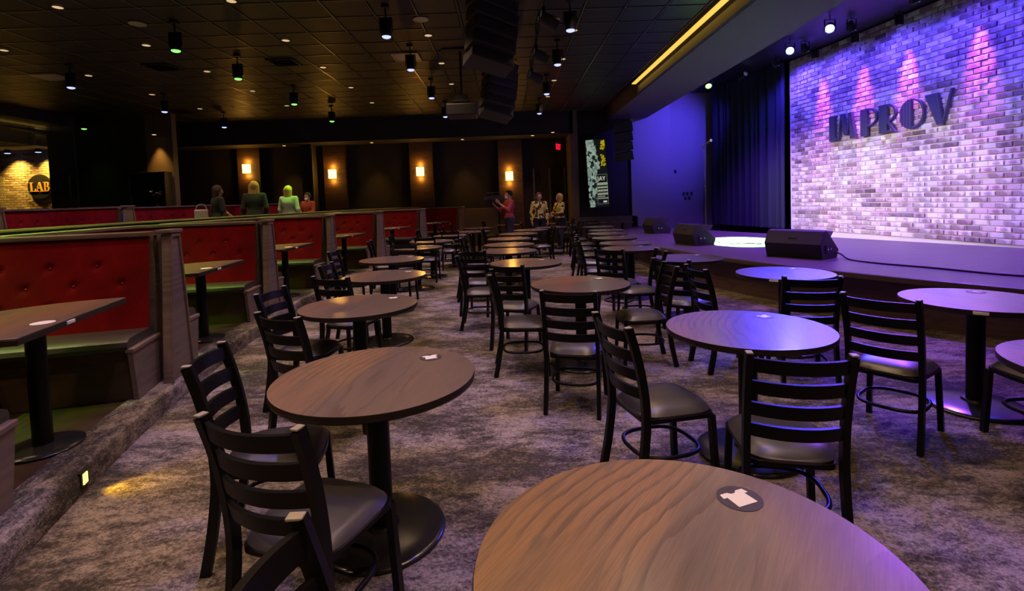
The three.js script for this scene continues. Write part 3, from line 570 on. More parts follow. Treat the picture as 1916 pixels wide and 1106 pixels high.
// round ceiling speakers, vents
for (const [x, z, w] of [[-1.2, -7.75, 'near the projector'], [-5.29, -7.53, 'left of the first green spotlight']]) {
  const s = thing('ceiling_speaker', `round pale ceiling speaker ${w}`, 'speaker', [x, CEIL, z]);
  part('rim', lathe([[0.09, 0], [0.115, 0], [0.115, -0.012], [0.09, -0.008]], 32), M.cap, s); part('grille', cyl(0.092, 0.092, 0.006, 0, -0.003, 0, 32), M.cap, s);
}
for (const [x, z, w, m] of [[-6.46, -9.8, 'dark square ceiling vent between blue and green spotlights', 0], [-4.12, -9.75, 'dark square ceiling vent right of the second green spotlight', 0], [-8.85, -14.2, 'dark square ceiling vent at the back left', 0], [-1.79, -9.66, 'pale square ceiling panel beside a blue spotlight', 1], [-8.92, -10.2, 'pale square ceiling panel at far left', 1]]) {  // last field picks a pale closed plate instead of dark louvers
  const v = thing('ceiling_vent', w, 'vent', [x, CEIL, z]); const mt = m ? M.cap : M.plastic;
  part('frame', [box(0.5, 0.02, 0.04, 0, -0.01, 0.23), box(0.5, 0.02, 0.04, 0, -0.01, -0.23), box(0.04, 0.02, 0.42, 0.23, -0.01, 0), box(0.04, 0.02, 0.42, -0.23, -0.01, 0)], mt, v);
  if (m) part('plate', box(0.42, 0.01, 0.42, 0, -0.006, 0), mt, v);
  else for (let i = 0; i < 5; i++) { const sl = part('louver', box(0.42, 0.004, 0.08), mt, v); sl.position.set(0, -0.012, -0.16 + i * 0.08); sl.rotation.x = 0.5; }
}
// projector on its pole
{
  const p = thing('projector', 'black ceiling projector hanging on a thin pole', 'projector', [-0.76, 3.0, -9.4]);
  part('body', [rbox(0.56, 0.22, 0.5, 0, 0.2, 0, 0.03)], M.plastic, p); part('lens', new THREE.CylinderGeometry(0.055, 0.06, 0.08, 24).rotateX(Math.PI / 2).translate(0.12, 0.2, -0.28), M.grille, p);
  part('bracket', [rbox(0.34, 0.03, 0.3, 0, 0.36, 0), rbox(0.22, 0.12, 0.16, 0, 0.43, 0)], M.plastic, p); part('pole', cyl(0.02, 0.02, 0.84, 0, 0.88, 0, 12), M.plastic, p);
  part('ceiling_plate', rbox(0.62, 0.02, 0.3, -0.02, 1.29, 0), M.grille, p);
}
// hanging loudspeaker clusters
function lineArray(x, y, z, turn, n, w, h, lean, label, rod, mat = M.speaker) {
  const a = thing('speaker_cluster', label, 'speaker', [x, y, z], turn, 'hanging speaker clusters');
  const cab = extrude(poly([[-w / 2, -h / 2 + 0.004], [w / 2, -h / 2 + 0.004], [w / 2, h / 2 - 0.004], [-w / 2, h / 2 - 0.004]]), 0.3, 0.008, 1).translate(0, 0, -0.15);
  for (let i = 0; i < n; i++) {
    const c = part('cabinet', cab, mat, a); c.position.set(0, -h / 2 - i * h * 1.16, -0.02 * i * i * 0.5); c.rotation.x = lean * i * 0.09; c.rotation.z = lean * 0.28;
    const gr = part('grille', rbox(w * 0.94, h * 0.8, 0.012, 0, 0, 0.16), M.grille, c); gr.name = 'grille';
  }
  part('fly_frame', [rbox(w * 0.9, 0.04, 0.36, 0, 0.03, 0), rbox(0.03, 0.04, 0.5, 0.15, 0.06, 0), rbox(0.03, 0.04, 0.5, -0.15, 0.06, 0)], M.plastic, a);
  for (const s of [-1, 1]) part('hanging_rod', cyl(0.008, 0.008, rod, s * 0.2, 0.05 + rod / 2, 0, 8), M.plastic, a);
}
lineArray(-0.1, 4.16, -6.7, 0.5, 5, 0.6, 0.15, -0.75, 'nearer black speaker cluster hanging from the ceiling at top centre', 0.09);
lineArray(-0.04, 4.12, -9.6, 0.5, 6, 0.6, 0.145, -0.75, 'farther black speaker cluster hanging from the ceiling behind the other', 0.13);
lineArray(3.62, 3.75, -15.6, -0.25, 4, 0.55, 0.25, 0.5, 'blue-tinted speaker cluster hanging left of the purple stage wall', 0.45);
// stage front lights on a bar
{
  const bar0 = thing('light_bar', 'black pipe under the ceiling carrying white stage lights', 'pipe', [0.55, 4.02, -6.9], 0);
  part('pipe', cyl(0.024, 0.024, 4.4, 0, 0, 0, 16).rotateX(Math.PI / 2).translate(0, 0, -1.2), M.blackMetal, bar0);
  for (const z of [0.8, -1.2, -3.2]) part('hanger', cyl(0.01, 0.01, 0.28, 0, 0.14, z, 8), M.blackMetal, bar0);
  const aims = [[-5.6, [7.75, 1.35, -9.0], 0.3], [-6.6, [7.7, 1.4, -10.0], 0.28], [-8.2, [7.5, 1.4, -11.4], 0.26], [-9.6, [7.4, 1.35, -12.6], 0.24]];
  aims.forEach(([z, to, ang], i) => {
    const s = thing('stage_light', `black stage light aimed at the brick wall, ${ORD[i]} on the ceiling pipe`, 'stage light', [0.6, 3.82, z], 0, 'stage lights on the pipe');
    const head = new THREE.Group(); head.name = 'head'; s.add(head); head.quaternion.setFromUnitVectors(V(0, 0, 1), V(to[0] - 0.6, to[1] - 3.86, to[2] - z).normalize());
    part('housing', new THREE.CylinderGeometry(0.09, 0.075, 0.26, 24, 1, true).rotateX(Math.PI / 2), M.plastic, head); part('lens', cyl(0.078, 0.078, 0.01, 0, 0, 0, 24).rotateX(Math.PI / 2).translate(0, 0, 0.06), G.stageWhite, head);
    part('clamp', [rbox(0.05, 0.07, 0.05, -0.05, 0.14, 0), rbox(0.02, 0.16, 0.04, -0.1, 0.06, 0)], M.plastic, s);
    const dir = V(to[0] - 0.6, to[1] - 3.86, to[2] - z).normalize();
    spot(s, 'stageWhite', [dir.x * 0.16, dir.y * 0.16, dir.z * 0.16], [to[0] - 0.6, to[1] - 3.86, to[2] - z], ang, 0.7, 4);
  });
}
// pars above the stage
function par(x, y, z, to, kind, glowMat, ang, pen, label, k = 1, r = 0.085) {
  const s = thing('stage_par', label, 'stage light', [x, y, z], 0, 'pars over the stage');
  const dir = V(to[0] - x, to[1] - y, to[2] - z).normalize(), head = new THREE.Group(); head.name = 'head'; s.add(head); 
  head.quaternion.setFromUnitVectors(V(0, 0, 1), dir);
  part('housing', new THREE.CylinderGeometry(r, r * 0.8, 0.2, 24, 1, true).rotateX(Math.PI / 2).translate(0, 0, -0.02), M.plastic, head); part('lens', new THREE.SphereGeometry(r * 0.92, 20, 8, 0, Math.PI * 2, 0, Math.PI / 2).scale(1, 0.35, 1).rotateX(Math.PI / 2).translate(0, 0, 0.05), glowMat, head);
  part('yoke', [rbox(0.012, 0.22, 0.03, r + 0.015, 0.04, 0), rbox(0.012, 0.22, 0.03, -r - 0.015, 0.04, 0), rbox(2 * r + 0.04, 0.012, 0.03, 0, 0.15, 0), cyl(0.01, 0.01, Math.max(0.02, LID - y - 0.15), 0, 0.15 + (LID - y - 0.15) / 2, 0, 8)], M.plastic, s);
  spot(s, kind, dir.clone().multiplyScalar(0.16).toArray(), [to[0] - x, to[1] - y, to[2] - z], ang, pen, 3, k);
}
const onWall = (s, y, out = 0) => [WO[0] + 0.1185 * s - 0.993 * out, y, WO[2] + 0.993 * s + 0.1185 * out];
[1.15, 2.3, 3.35, 4.65, 6.1].forEach((s, i) => { const a = onWall(s, 4.66, 0.22); par(a[0], a[1], a[2], onWall(s, 2.7), 'stagePink', G.pink, 0.28, 0.95, `small pink wall-washing par over the brick, ${ORD[i]} from the curtain`, 1, 0.06); });
[[6.7, -12.6], [6.72, -11.4], [6.8, -10.0], [6.9, -8.6], [7.0, -7.0]].forEach(([x, z], i) => par(x, 4.66, z, [7.85, 2.2, z + 0.15], 'stageBlue', G.bluePar, 1.35, 0.6, `added black par lighting the brick wall, ${ORD[i]} from the curtain`, 1, 0.07));  // added pars, lenses out of view, to keep the brick blue
[[6.3, -11.25, 2.2, -4.4, 0.13], [6.25, -9.8, 2.5, -4.6, 0.2]].forEach(([x, z, tx, tz, an], i) => par(x, 4.6, z, [tx, 0.7, tz], 'stageBack', G.bluePar, an, 0.6, `bright blue par facing the tables from above the stage, ${ORD[i]} from the curtain`));
par(6.5, 4.6, -8.2, [3.5, 0.7, -3.1], 'stagePurple', G.pink, 0.35, 0.9, 'pink par facing the far right table from above the stage', 1.2);
[[5.4, -12.6], [5.2, -9.5], [5.3, -6.5]].forEach(([x, z], i) => par(x, 4.6, z, [x + 0.4, 0.55, z], 'stagePurple', G.pink, 0.95, 0.8, `added pink par flooding the stage floor, ${ORD[i]} from the back`));  // added lamps: a purple flood to colour the stage
par(5.8, 4.6, -14.5, [4.75, 0.55, -10.3], 'stageGreen', G.greenPar, 0.135, 0.25, 'bright green par beside the curtain');
par(6.35, 4.6, -13.6, [5.3, 3.4, -16.6], 'stageBlue', G.bluePar, 0.6, 0.9, 'blue par beside the curtain lighting the purple wall', 3.4);

// ------------------------------------------------------------------ sconces, soffit lights, exit sign
[[-8.79, 2.92], [-5.89, 2.64], [-2.91, 2.62], [0.11, 2.36]].forEach(([x, y], i) => {
  const s = thing('wall_sconce', `glowing yellow wall sconce, ${ORD[i]} from the left on the far wall`, 'sconce', [x, y, -17.3], 0, 'wall sconces');
  part('shade', rbox(0.25, 0.3, 0.1, 0, 0, 0, 0.02), G.sconce, s); part('back_plate', rbox(0.16, 0.2, 0.06, 0, 0, -0.05), M.cap, s);
  for (const d of [-1, 1]) { const l = new THREE.PointLight(LIGHT.sconce[1], LIGHT.sconce[0] / 2); l.position.set(0, d * 0.24, 0.04); l.shadow.radius = 3; l.castShadow = true; l.name = 'sconce_lamp'; s.add(l); }
});
[[-9.72, 3.7, -14.2, 'over the lit wall niche'], [-7.3, 3.6, -16.9, 'between first and second sconce'], [-4.4, 3.6, -16.9, 'between second and third sconce'], [-1.4, 3.6, -16.9, 'between third and fourth sconce'], [0.9, 3.6, -16.5, 'right of the last sconce'], [1.5, 3.6, -15.9, 'over the two people lit yellow']].forEach(([x, y, z, w]) => {
  const d = thing('soffit_downlight', `small warm downlight under the soffit ${w}`, 'downlight', [x, y, z], 0, 'soffit downlights');
  part('can', z > -15 ? [cyl(0.06, 0.06, 0.06, 0, 0.03, 0, 20), cyl(0.012, 0.012, CEIL - y, 0, (CEIL - y) / 2, 0, 10)] : cyl(0.06, 0.06, 0.06, 0, 0.03, 0, 20), M.plastic, d); part('lens', cyl(0.05, 0.05, 0.006, 0, -0.002, 0, 20), G.soffit, d); spot(d, 'soffit', [0, -0.02, 0], [0, -2, z < -16 ? -0.25 : -0.1], 0.5, 0.8, 2, z > -15 ? 3.5 : 2);
});
{
  const e = thing('exit_sign', 'red exit sign seen nearly edge-on beside the far doorway', 'sign', [1.68, 3.2, -16.4], 1.1);
  part('body', rbox(0.42, 0.26, 0.05, 0, 0, 0), M.plastic, e); part('hanger', cyl(0.01, 0.01, 0.5, 0, 0.38, 0, 8), M.plastic, e);
  const tx = (new TextGeometry('EXIT', { font, size: 0.15, depth: 0.006, curveSegments: 3 })); tx.computeBoundingBox(); tx.translate(-tx.boundingBox.max.x / 2, -0.075, 0.026).scale(0.95, 1.2, 1); part('lettering', tx, G.red, e, 'red glowing letters reading EXIT');
  const l = new THREE.PointLight(0xff1030, 0.07); l.position.set(0, 0, 0.12); l.name = 'exit_lamp'; e.add(l);
}
// ------------------------------------------------------------------ IMPROV sign
{
  const S = structAnchor(); function structAnchor() { return thing('wall_sign', 'dark deco lettering reading IMPROV mounted on the brick wall', 'sign', onWall(1.42, 2.62, 0.05), wallAng); }
  const h = 0.56, D = 0.05, strips = (x0, x1, y0, y1, n) => Array.from({ length: n }, (_, i) => { const a = x0 + (x1 - x0) * i / n, b = x0 + (x1 - x0) * (i + 0.82) / n; return extrude(poly([[a, y0], [b, y0], [b, y1], [a, y1]]), D, 0.003, 1); });
  const arcBand = (cx, cy, rx, ry, a0, a1, w) => { const o = [], q = []; for (let i = 0; i <= 20; i++) { const a = a0 + (a1 - a0) * i / 20; o.push([cx + rx * Math.cos(a), cy + ry * Math.sin(a)]); q.unshift([cx + (rx - w) * Math.cos(a), cy + (ry - w) * Math.sin(a)]); } return extrude(poly([...o, ...q]), D, 0.003, 1); };
  const slant = (x0, x1, w0, w1, n) => Array.from({ length: n }, (_, i) => { const t0 = i / n, t1 = (i + 0.82) / n; return extrude(poly([[x0 + w0 * t0, 0], [x0 + w0 * t1, 0], [x1 + w1 * t1, h], [x1 + w1 * t0, h]]), D, 0.003, 1); });
  const letters = [
    ['I', [...strips(0, 0.17, 0, h, 4), extrude(poly([[0.15, 0], [0.21, 0], [0.21, 0.05], [0.15, 0.05]]), D, 0.003, 1), extrude(poly([[0.15, h - 0.05], [0.2, h - 0.05], [0.2, h], [0.15, h]]), D, 0.003, 1)]],
    ['M', [extrude(poly([[0.25, 0], [0.28, 0], [0.36, h], [0.33, h]]), D, 0.003, 1), ...[0, 1, 2].map((i) => extrude(poly([[0.43 + i * 0.03, 0.09], [0.455 + i * 0.03, 0.09], [0.355 + i * 0.035, h], [0.33 + i * 0.035, h]]), D, 0.003, 1)), ...[0, 1, 2, 3].map((i) => extrude(poly([[0.6 + i * 0.037, 0], [0.63 + i * 0.037, 0], [0.59 + i * 0.016, h], [0.57 + i * 0.016, h]]), D, 0.003, 1)), extrude(poly([[0.5, 0.1], [0.53, 0.1], [0.59, h], [0.56, h]]), D, 0.003, 1)]],
    ['P', [...strips(0.88, 1.06, 0, h, 4), arcBand(1.06, 0.37, 0.24, 0.19, -Math.PI / 2, Math.PI / 2, 0.035)]],
    ['R', [...strips(1.34, 1.53, 0, h, 4), arcBand(1.53, 0.38, 0.2, 0.18, -Math.PI / 2, Math.PI / 2, 0.035), extrude(poly([[1.53, 0.2], [1.58, 0.22], [1.72, 0.0], [1.66, 0]]), D, 0.003, 1), extrude(poly([[1.53, 0], [1.66, 0], [1.66, 0.035], [1.53, 0.035]]), D, 0.003, 1)]],
    ['O', [...[0, 1, 2, 3].map((i) => { const x0 = 1.82 + i * 0.062, q = (x) => Math.sqrt(Math.max(0, 1 - ((2.07 - x) / 0.27) ** 2)) * h / 2; return extrude(poly([[x0, h / 2 - q(x0)], [x0 + 0.05, h / 2 - q(x0 + 0.05)], [x0 + 0.05, h / 2 + q(x0 + 0.05)], [x0, h / 2 + q(x0)]]), D, 0.003, 1); }), arcBand(2.07, h / 2, 0.25, h / 2, -Math.PI / 2, Math.PI / 2, 0.032)]],
    ['V', [...[0, 1, 2, 3].map((i) => extrude(poly([[2.56 + i * 0.03, 0], [2.585 + i * 0.03, 0], [2.385 + i * 0.062, h], [2.335 + i * 0.062, h]]), D, 0.003, 1)), extrude(poly([[2.655, 0.02], [2.69, 0.06], [2.85, h + 0.03], [2.815, h + 0.03]]), D, 0.003, 1)]],
  ];
  for (const [c, g] of letters) part('letter_' + c.toLowerCase(), g.map((q) => metric(q)), M.letter, S);
  part('standoff', [0.08, 0.4, 0.66, 0.97, 1.43, 1.95, 2.6].map((x) => cyl(0.012, 0.012, 0.05, 0, 0, 0, 8).rotateX(Math.PI / 2).translate(x, 0.28, -0.022)), M.grille, S);
}
// round sign in the far-left alcove
{
  const s = thing('round_sign', 'round black sign reading LAB on the yellow-lit brick', 'sign', [-13.93, 2.43, -15.25]);
  part('disc', lathe([[0.001, 0.03], [0.36, 0.03], [0.375, 0.02], [0.375, 0], [0.001, 0]], 48).rotateX(Math.PI / 2), M.lab, s);
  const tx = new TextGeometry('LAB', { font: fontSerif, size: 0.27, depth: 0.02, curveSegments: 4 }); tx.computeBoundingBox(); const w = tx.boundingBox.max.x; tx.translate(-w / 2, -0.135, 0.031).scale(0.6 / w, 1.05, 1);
  part('lettering', tx, M.labLetter, s, 'letters reading LAB with yellow light put into their colour');
  for (const [i, x] of [-14.55, -13.65].entries()) {
    const d = thing('stage_par', `bluish spotlight above the round sign, ${i ? 'right' : 'left'} one`, 'stage light', [x, 3.42, -14.95]);
    part('housing', cyl(0.08, 0.07, 0.16, 0, 0.09, 0, 20), M.plastic, d); part('lens', cyl(0.07, 0.07, 0.012, 0, 0, 0, 20), G.blue, d);
    spot(d, 'alcove', [0, -0.03, 0], [0.1, -1.6, -0.45], 0.9, 0.7, 3);
  }
  const cv = thing('cove_strip', 'warm lit strip in the stepped soffit at far left', 'light strip', [-12.98, 3.91, -10.3]); part('diffuser', box(0.06, 0.02, 8.4), G.cove, cv);
  const l = new THREE.RectAreaLight(LIGHT.cove[1], 4, 0.06, 8.4); l.position.set(0, 0.03, 0); l.rotation.x = Math.PI / 2; l.name = 'cove_lamp'; cv.add(l);
}

// ------------------------------------------------------------------ stage furniture
// curtain
{
  const c = thing('stage_curtain', 'dark navy pleated curtain hanging beside the brick wall', 'curtain');
  const a = [7.22, -13.15], b = [6.55, -16.2], n = 200, pos = [], uv = [], y0 = STAGE + 0.01, y1 = LID - 0.05, dx = b[0] - a[0], dz = b[1] - a[1], l = Math.hypot(dx, dz), nx = dz / l, nz = -dx / l;
  const cols = 9, P = (i, j) => { const t = i / n, f = j / cols, amp = 0.07 * (0.75 + 0.4 * f) , w = Math.sin(t * 2 * Math.PI * 13 + 1.5 * Math.sin(t * 17) + 0.3 * f) * amp + 0.03 * Math.sin(t * 71 + f); return [a[0] + dx * t + nx * w, y1 + (y0 - y1) * f, a[1] + dz * t + nz * w]; };
  for (let i = 0; i < n; i++) for (let j = 0; j < cols; j++) { const A = P(i, j), B = P(i + 1, j), C = P(i + 1, j + 1), E = P(i, j + 1); pos.push(...A, ...E, ...C, ...A, ...C, ...B); }
  const g = new THREE.BufferGeometry(); g.setAttribute('position', new THREE.Float32BufferAttribute(pos, 3)); g.computeVertexNormals();
  const m = M.curtain.clone(); m.side = THREE.DoubleSide; part('drape', metric(creased(g, 1.4)), m, c);
  part('track', rbox(0.05, 0.04, l, 0, 0, 0).rotateY(Math.atan2(dx, dz)).translate((a[0] + b[0]) / 2, LID - 0.03, (a[1] + b[1]) / 2), M.plastic, c);
}
// wedge monitors (profile in z/y, long in x; slanted face away from the audience, toward -z... local +z faces the tables)
function wedge(x, z, turn, w, label) {
  const m = thing('floor_monitor', label, 'speaker', [x, STAGE, z], turn, 'wedge monitors on the stage edge');
  const prof = poly([[-0.26, 0], [0.14, 0], [0.2, 0.2], [0.1, 0.37], [0.02, 0.385], [-0.3, 0.1]].map(([a, b]) => [-a, b]));
  const g = metric(extrude(prof, w - 0.03, 0.012, 2).translate(0, 0.012, -(w - 0.03) / 2).rotateY(Math.PI / 2));     // shape x -> -z
  part('cabinet', g, M.speaker, m, 'black textured wedge cabinet');
  const gr = part('grille', rbox(w * 0.86, 0.34, 0.012, 0, 0, 0, 0.005), M.grille, m); gr.position.set(0, 0.262, -0.152); gr.rotation.x = -(Math.PI / 2 - Math.atan2(0.285, 0.32)); 
  part('handle', [rbox(0.13, 0.012, 0.05, 0, 0, 0, 0.005)], M.plastic, m).position.set(0, 0.31, 0.16); m.children[2].rotation.x = 1.04;
  const pl = part('connector_plate', rbox(0.012, 0.12, 0.16, w / 2 + 0.004, 0.14, 0.0, 0.004), M.grille, m);
  for (const d of [-0.04, 0.04]) part('socket', cyl(0.016, 0.016, 0.012, 0, 0, 0, 16).rotateZ(Math.PI / 2).translate(w / 2 + 0.014, 0.14, d), M.chrome, pl);
}
wedge(4.3, -7.5, -1.0, 0.82, 'largest black wedge monitor on the stage edge, nearest of three');
wedge(3.6, -9.95, -1.3, 0.66, 'middle black wedge monitor on the stage edge');
wedge(3.85, -13.3, -1.45, 0.66, 'farthest black wedge monitor at the far corner of the stage');
tag(part('audio_cable', tube([[4.55, STAGE + 0.13, -7.3], [4.75, STAGE + 0.06, -7.25], [4.7, STAGE + 0.012, -7.0], [4.75, STAGE + 0.01, -6.6], [5.05, STAGE + 0.01, -6.0], [5.3, STAGE + 0.01, -5.4], [5.75, STAGE + 0.01, -4.9], [6.3, STAGE + 0.01, -4.3]], 0.011, 60), M.plastic), 'black cable trailing along the stage edge from the nearest monitor', 'cable');
tag(part('audio_cable', tube([[3.85, STAGE + 0.1, -9.75], [4.1, STAGE + 0.03, -9.8], [4.3, STAGE + 0.01, -9.6], [4.45, STAGE + 0.01, -9.75], [4.75, STAGE + 0.01, -9.5]], 0.01, 40), M.plastic), 'short black cable beside the middle wedge monitor', 'cable');
// microphone stand
{
  const m = thing('microphone_stand', 'tall thin black microphone stand behind the middle monitor', 'mic stand', [4.02, STAGE, -10.3]);
  part('base', lathe([[0.001, 0.03], [0.06, 0.03], [0.14, 0.012], [0.145, 0], [0.001, 0]], 32), M.castBase, m); part('pole', [cyl(0.011, 0.011, 1.1, 0, 0.57, 0, 12), cyl(0.0075, 0.0075, 0.85, 0, 1.5, 0, 12)], M.grille, m);
  part('clutch', cyl(0.018, 0.018, 0.08, 0, 1.12, 0, 16), M.plastic, m); part('clip', tube([[0, 1.88, 0], [-0.02, 1.96, 0.01], [0.03, 2.0, 0.0]], 0.016, 10), M.plastic, m);
  const mc = thing('microphone', 'silver-headed microphone clipped on the tall stand', 'microphone', [4.07, STAGE + 2.0, -10.3]);
  const body = part('body', cyl(0.017, 0.011, 0.17, 0, 0, 0, 20), M.plastic, mc), head = part('head', new THREE.SphereGeometry(0.03, 20, 14).translate(0, 0.1, 0), M.chrome, mc); for (const q of [body, head]) q.rotation.z = -1.0;
}
// poster screen hanging on the far right wall
{
  const s = thing('poster_screen', 'tall lit show poster screen tilted on the dark wall left of the stage', 'screen', [2.92, 2.3, -16.3], -0.05);
  const cv = document.createElement('canvas'); cv.width = 320; cv.height = 1000; const c = cv.getContext('2d');
  c.fillStyle = '#15181a'; c.fillRect(0, 0, 320, 1000);
  for (let i = 0; i < 520; i++) {          // loose pale brushwork down the left side of the print
    const y = rnd() * 990, w = y < 420 ? 190 : 150, x = 6 + rnd() * w * (0.55 + 0.45 * Math.sin(y / 990 * Math.PI)), pale = vnoise(x / 34 + 2, y / 46, 256, 256) > 0.42;
    c.fillStyle = pale ? ['#a8c2b0', '#8fab9b', '#bfd2c0', '#7f9a8c'][Math.floor(rnd() * 4)] : ['#1c2425', '#2b3636'][Math.floor(rnd() * 2)]; c.beginPath(); c.ellipse(x, y, rr(7, 24), rr(9, 34), rr(-0.6, 0.6), 0, 6.3); c.fill();
  }
  for (let i = 0; i < 60; i++) { const t = rnd(), y = t < 0.5 ? rr(25, 150) : rr(220, 390); c.fillStyle = ['#d9c21c', '#c9ae12'][i % 2]; c.beginPath(); c.ellipse(rr(235, 295), y, rr(7, 20), rr(6, 18), rr(-1, 1), 0, 6.3); c.fill(); }
  c.fillStyle = '#15181a'; c.fillRect(140, 520, 172, 440);
  c.fillStyle = '#e9efd4'; c.font = 'bold 86px sans-serif'; c.fillText('JAY', 150, 610); c.font = 'bold 44px sans-serif'; c.strokeStyle = '#c8d4b8'; c.lineWidth = 3; c.strokeRect(140, 520, 172, 440);
  for (const [y, w, hh] of [[640, 150, 40], [700, 165, 26], [745, 160, 30], [795, 160, 30], [840, 120, 14], [868, 150, 16]]) { c.fillStyle = '#cfdcbe'; for (let x = 150; x < 150 + w; x += 24) c.fillRect(x, y, 17, hh); }
  c.fillStyle = '#f0f0e8'; c.fillRect(230, 915, 60, 26);
  const tex = new THREE.CanvasTexture(cv); tex.colorSpace = THREE.SRGBColorSpace;
  const mat = std({ color: 0x000000, emissive: 0xffffff, emissiveMap: tex, emissiveIntensity: 0.55, roughness: 0.3 });
  const b = part('frame', rbox(0.68, 2.22, 0.06, 0, 0, 0, 0.012), M.plastic, s), d = part('display', new THREE.PlaneGeometry(0.62, 2.14).translate(0, 0, 0.032), mat, s, 'lit poster image'); b.rotation.set(0.06, 0, 0.045); d.rotation.set(0.06, 0, 0.045); s.rotation.order = 'YXZ';
  part('wall_bracket', rbox(0.2, 0.3, 0.28, 0, 0, -0.16), M.plastic, s);
}
// niche with a flower vase by the far left wall
{
  const n = thing('display_niche', 'dark box niche on the far left wall under a lit wall', 'niche', [-9.9, 1.55, -14.2]);
  part('back', rbox(0.98, 1.1, 0.03, 0, 0.55, -0.15), M.plastic, n); for (const s of [-1, 1]) part('side', rbox(0.03, 1.1, 0.34, s * 0.49, 0.55, 0), M.plastic, n); part('top', rbox(1.02, 0.03, 0.36, 0, 1.1, 0), M.plastic, n); part('shelf', rbox(1.02, 0.03, 0.36, 0, 0, 0), M.plastic, n);
  const v = thing('flower_vase', 'small vase of white flowers in the dark niche', 'vase', [-9.72, 1.57, -14.15]);
  part('vase', lathe([[0.001, 0], [0.05, 0], [0.06, 0.08], [0.04, 0.18], [0.045, 0.22]], 20), M.wallNavy, v);
  const petal = std({ color: lin(0.6, 0.55, 0.5), roughness: 0.7 }), green = std({ color: lin(0.04, 0.07, 0.02), roughness: 0.7 });
  for (let i = 0; i < 7; i++) { const a = i * 0.9, r = 0.05 + 0.02 * (i % 3); const st = part('stem', tube([[0, 0.18, 0], [Math.cos(a) * r * 0.5, 0.34, Math.sin(a) * r * 0.5], [Math.cos(a) * r * 2, 0.46 + 0.04 * (i % 4), Math.sin(a) * r * 2]], 0.004, 8, 5), green, v); part('flower', Array.from({ length: 5 }, (_, k) => new THREE.SphereGeometry(0.025, 8, 6).scale(1, 0.5, 0.7).translate(0.022, 0, 0).rotateY(k * 1.256).translate(Math.cos(a) * r * 2, 0.47 + 0.04 * (i % 4), Math.sin(a) * r * 2)), petal, st); }
  const bx = thing('small_box', 'small yellow-lit box on the niche shelf', 'box', [-10.12, 1.565, -14.1]); part('carton', rbox(0.28, 0.1, 0.08, 0, 0.05, 0, 0.006), M.wallOlive, bx); part('lid', rbox(0.285, 0.02, 0.085, 0, 0.105, 0, 0.004), M.cap, bx);
}
// dark loudspeaker on the navy wall
{ const s = thing('wall_speaker', 'dark loudspeaker mounted on the navy wall beside the round sign', 'speaker', [-12.2, 2.35, -14.1], 0.2); part('cabinet', rbox(0.42, 0.62, 0.3, 0, 0, 0, 0.02), M.plastic, s); part('grille', rbox(0.38, 0.56, 0.012, 0, 0, 0.155), M.grille, s); part('bracket', rbox(0.08, 0.12, 0.14, 0, 0, -0.2), M.plastic, s); }

// ------------------------------------------------------------------ people
const MC = new MarchingCubes(112, new THREE.MeshBasicMaterial(), false, false, 90000);
function mesher(half, cx, cy, cz, fill) {
  const n = MC.size, f = MC.field; MC.reset(); f.fill(-1); const cell = 2 * half / n, k = 0.022;
  const put = (a, ra, b, rb, kk = k, sub = false, sc = [1, 1, 1]) => {
    const R = Math.max(ra, rb) + kk * 2 + cell, lo = [0, 1, 2].map((i) => Math.max(1, Math.floor((Math.min(a[i], b[i]) - R - [cx, cy, cz][i] + half) / cell))), hi = [0, 1, 2].map((i) => Math.min(n - 2, Math.ceil((Math.max(a[i], b[i]) + R - [cx, cy, cz][i] + half) / cell)));
    const ba = [b[0] - a[0], b[1] - a[1], b[2] - a[2]], L = (ba[0] / sc[0]) ** 2 + (ba[1] / sc[1]) ** 2 + (ba[2] / sc[2]) ** 2;
    for (let z = lo[2]; z <= hi[2]; z++) for (let y = lo[1]; y <= hi[1]; y++) for (let x = lo[0]; x <= hi[0]; x++) {
      const p = [(cx - half + x * cell - a[0]) / sc[0], (cy - half + y * cell - a[1]) / sc[1], (cz - half + z * cell - a[2]) / sc[2]];
      const t = L > 1e-9 ? clamp((p[0] * ba[0] / sc[0] + p[1] * ba[1] / sc[1] + p[2] * ba[2] / sc[2]) / L) : 0;
      const d = Math.hypot(p[0] - ba[0] / sc[0] * t, p[1] - ba[1] / sc[1] * t, p[2] - ba[2] / sc[2] * t) - (ra + (rb - ra) * t), i = x + y * n + z * n * n, e = -f[i];
      if (sub) { f[i] = -Math.max(e, -d); continue; }
      const h = Math.max(kk - Math.abs(e - d), 0) / kk; f[i] = -(Math.min(e, d) - h * h * kk * 0.25);
    }
  };
  const cut = (test) => { for (let z = 0; z < n; z++) for (let y = 0; y < n; y++) for (let x = 0; x < n; x++) { const i = x + y * n + z * n * n; if (f[i] > -0.05) { const c = test(cx - half + x * cell, cy - half + y * cell, cz - half + z * cell); if (c > 0) f[i] = Math.min(f[i], -c); } } };
  fill(put, cut); MC.isolation = 0; MC.update();
  const g = new THREE.BufferGeometry(), c = MC.count;
  const p = MC.positionArray.slice(0, c * 3), q = MC.normalArray.slice(0, c * 3); for (let i = 0; i < c; i++) { p[3 * i] = p[3 * i] * half + cx; p[3 * i + 1] = p[3 * i + 1] * half + cy; p[3 * i + 2] = p[3 * i + 2] * half + cz; }
  g.setAttribute('position', new THREE.BufferAttribute(p, 3)); g.setAttribute('normal', new THREE.BufferAttribute(q, 3)); g.setAttribute('uv', new THREE.BufferAttribute(new Float32Array(c * 2), 2)); return g;
}
const skinMat = std({ color: lin(0.48, 0.27, 0.19), roughness: 0.55 });
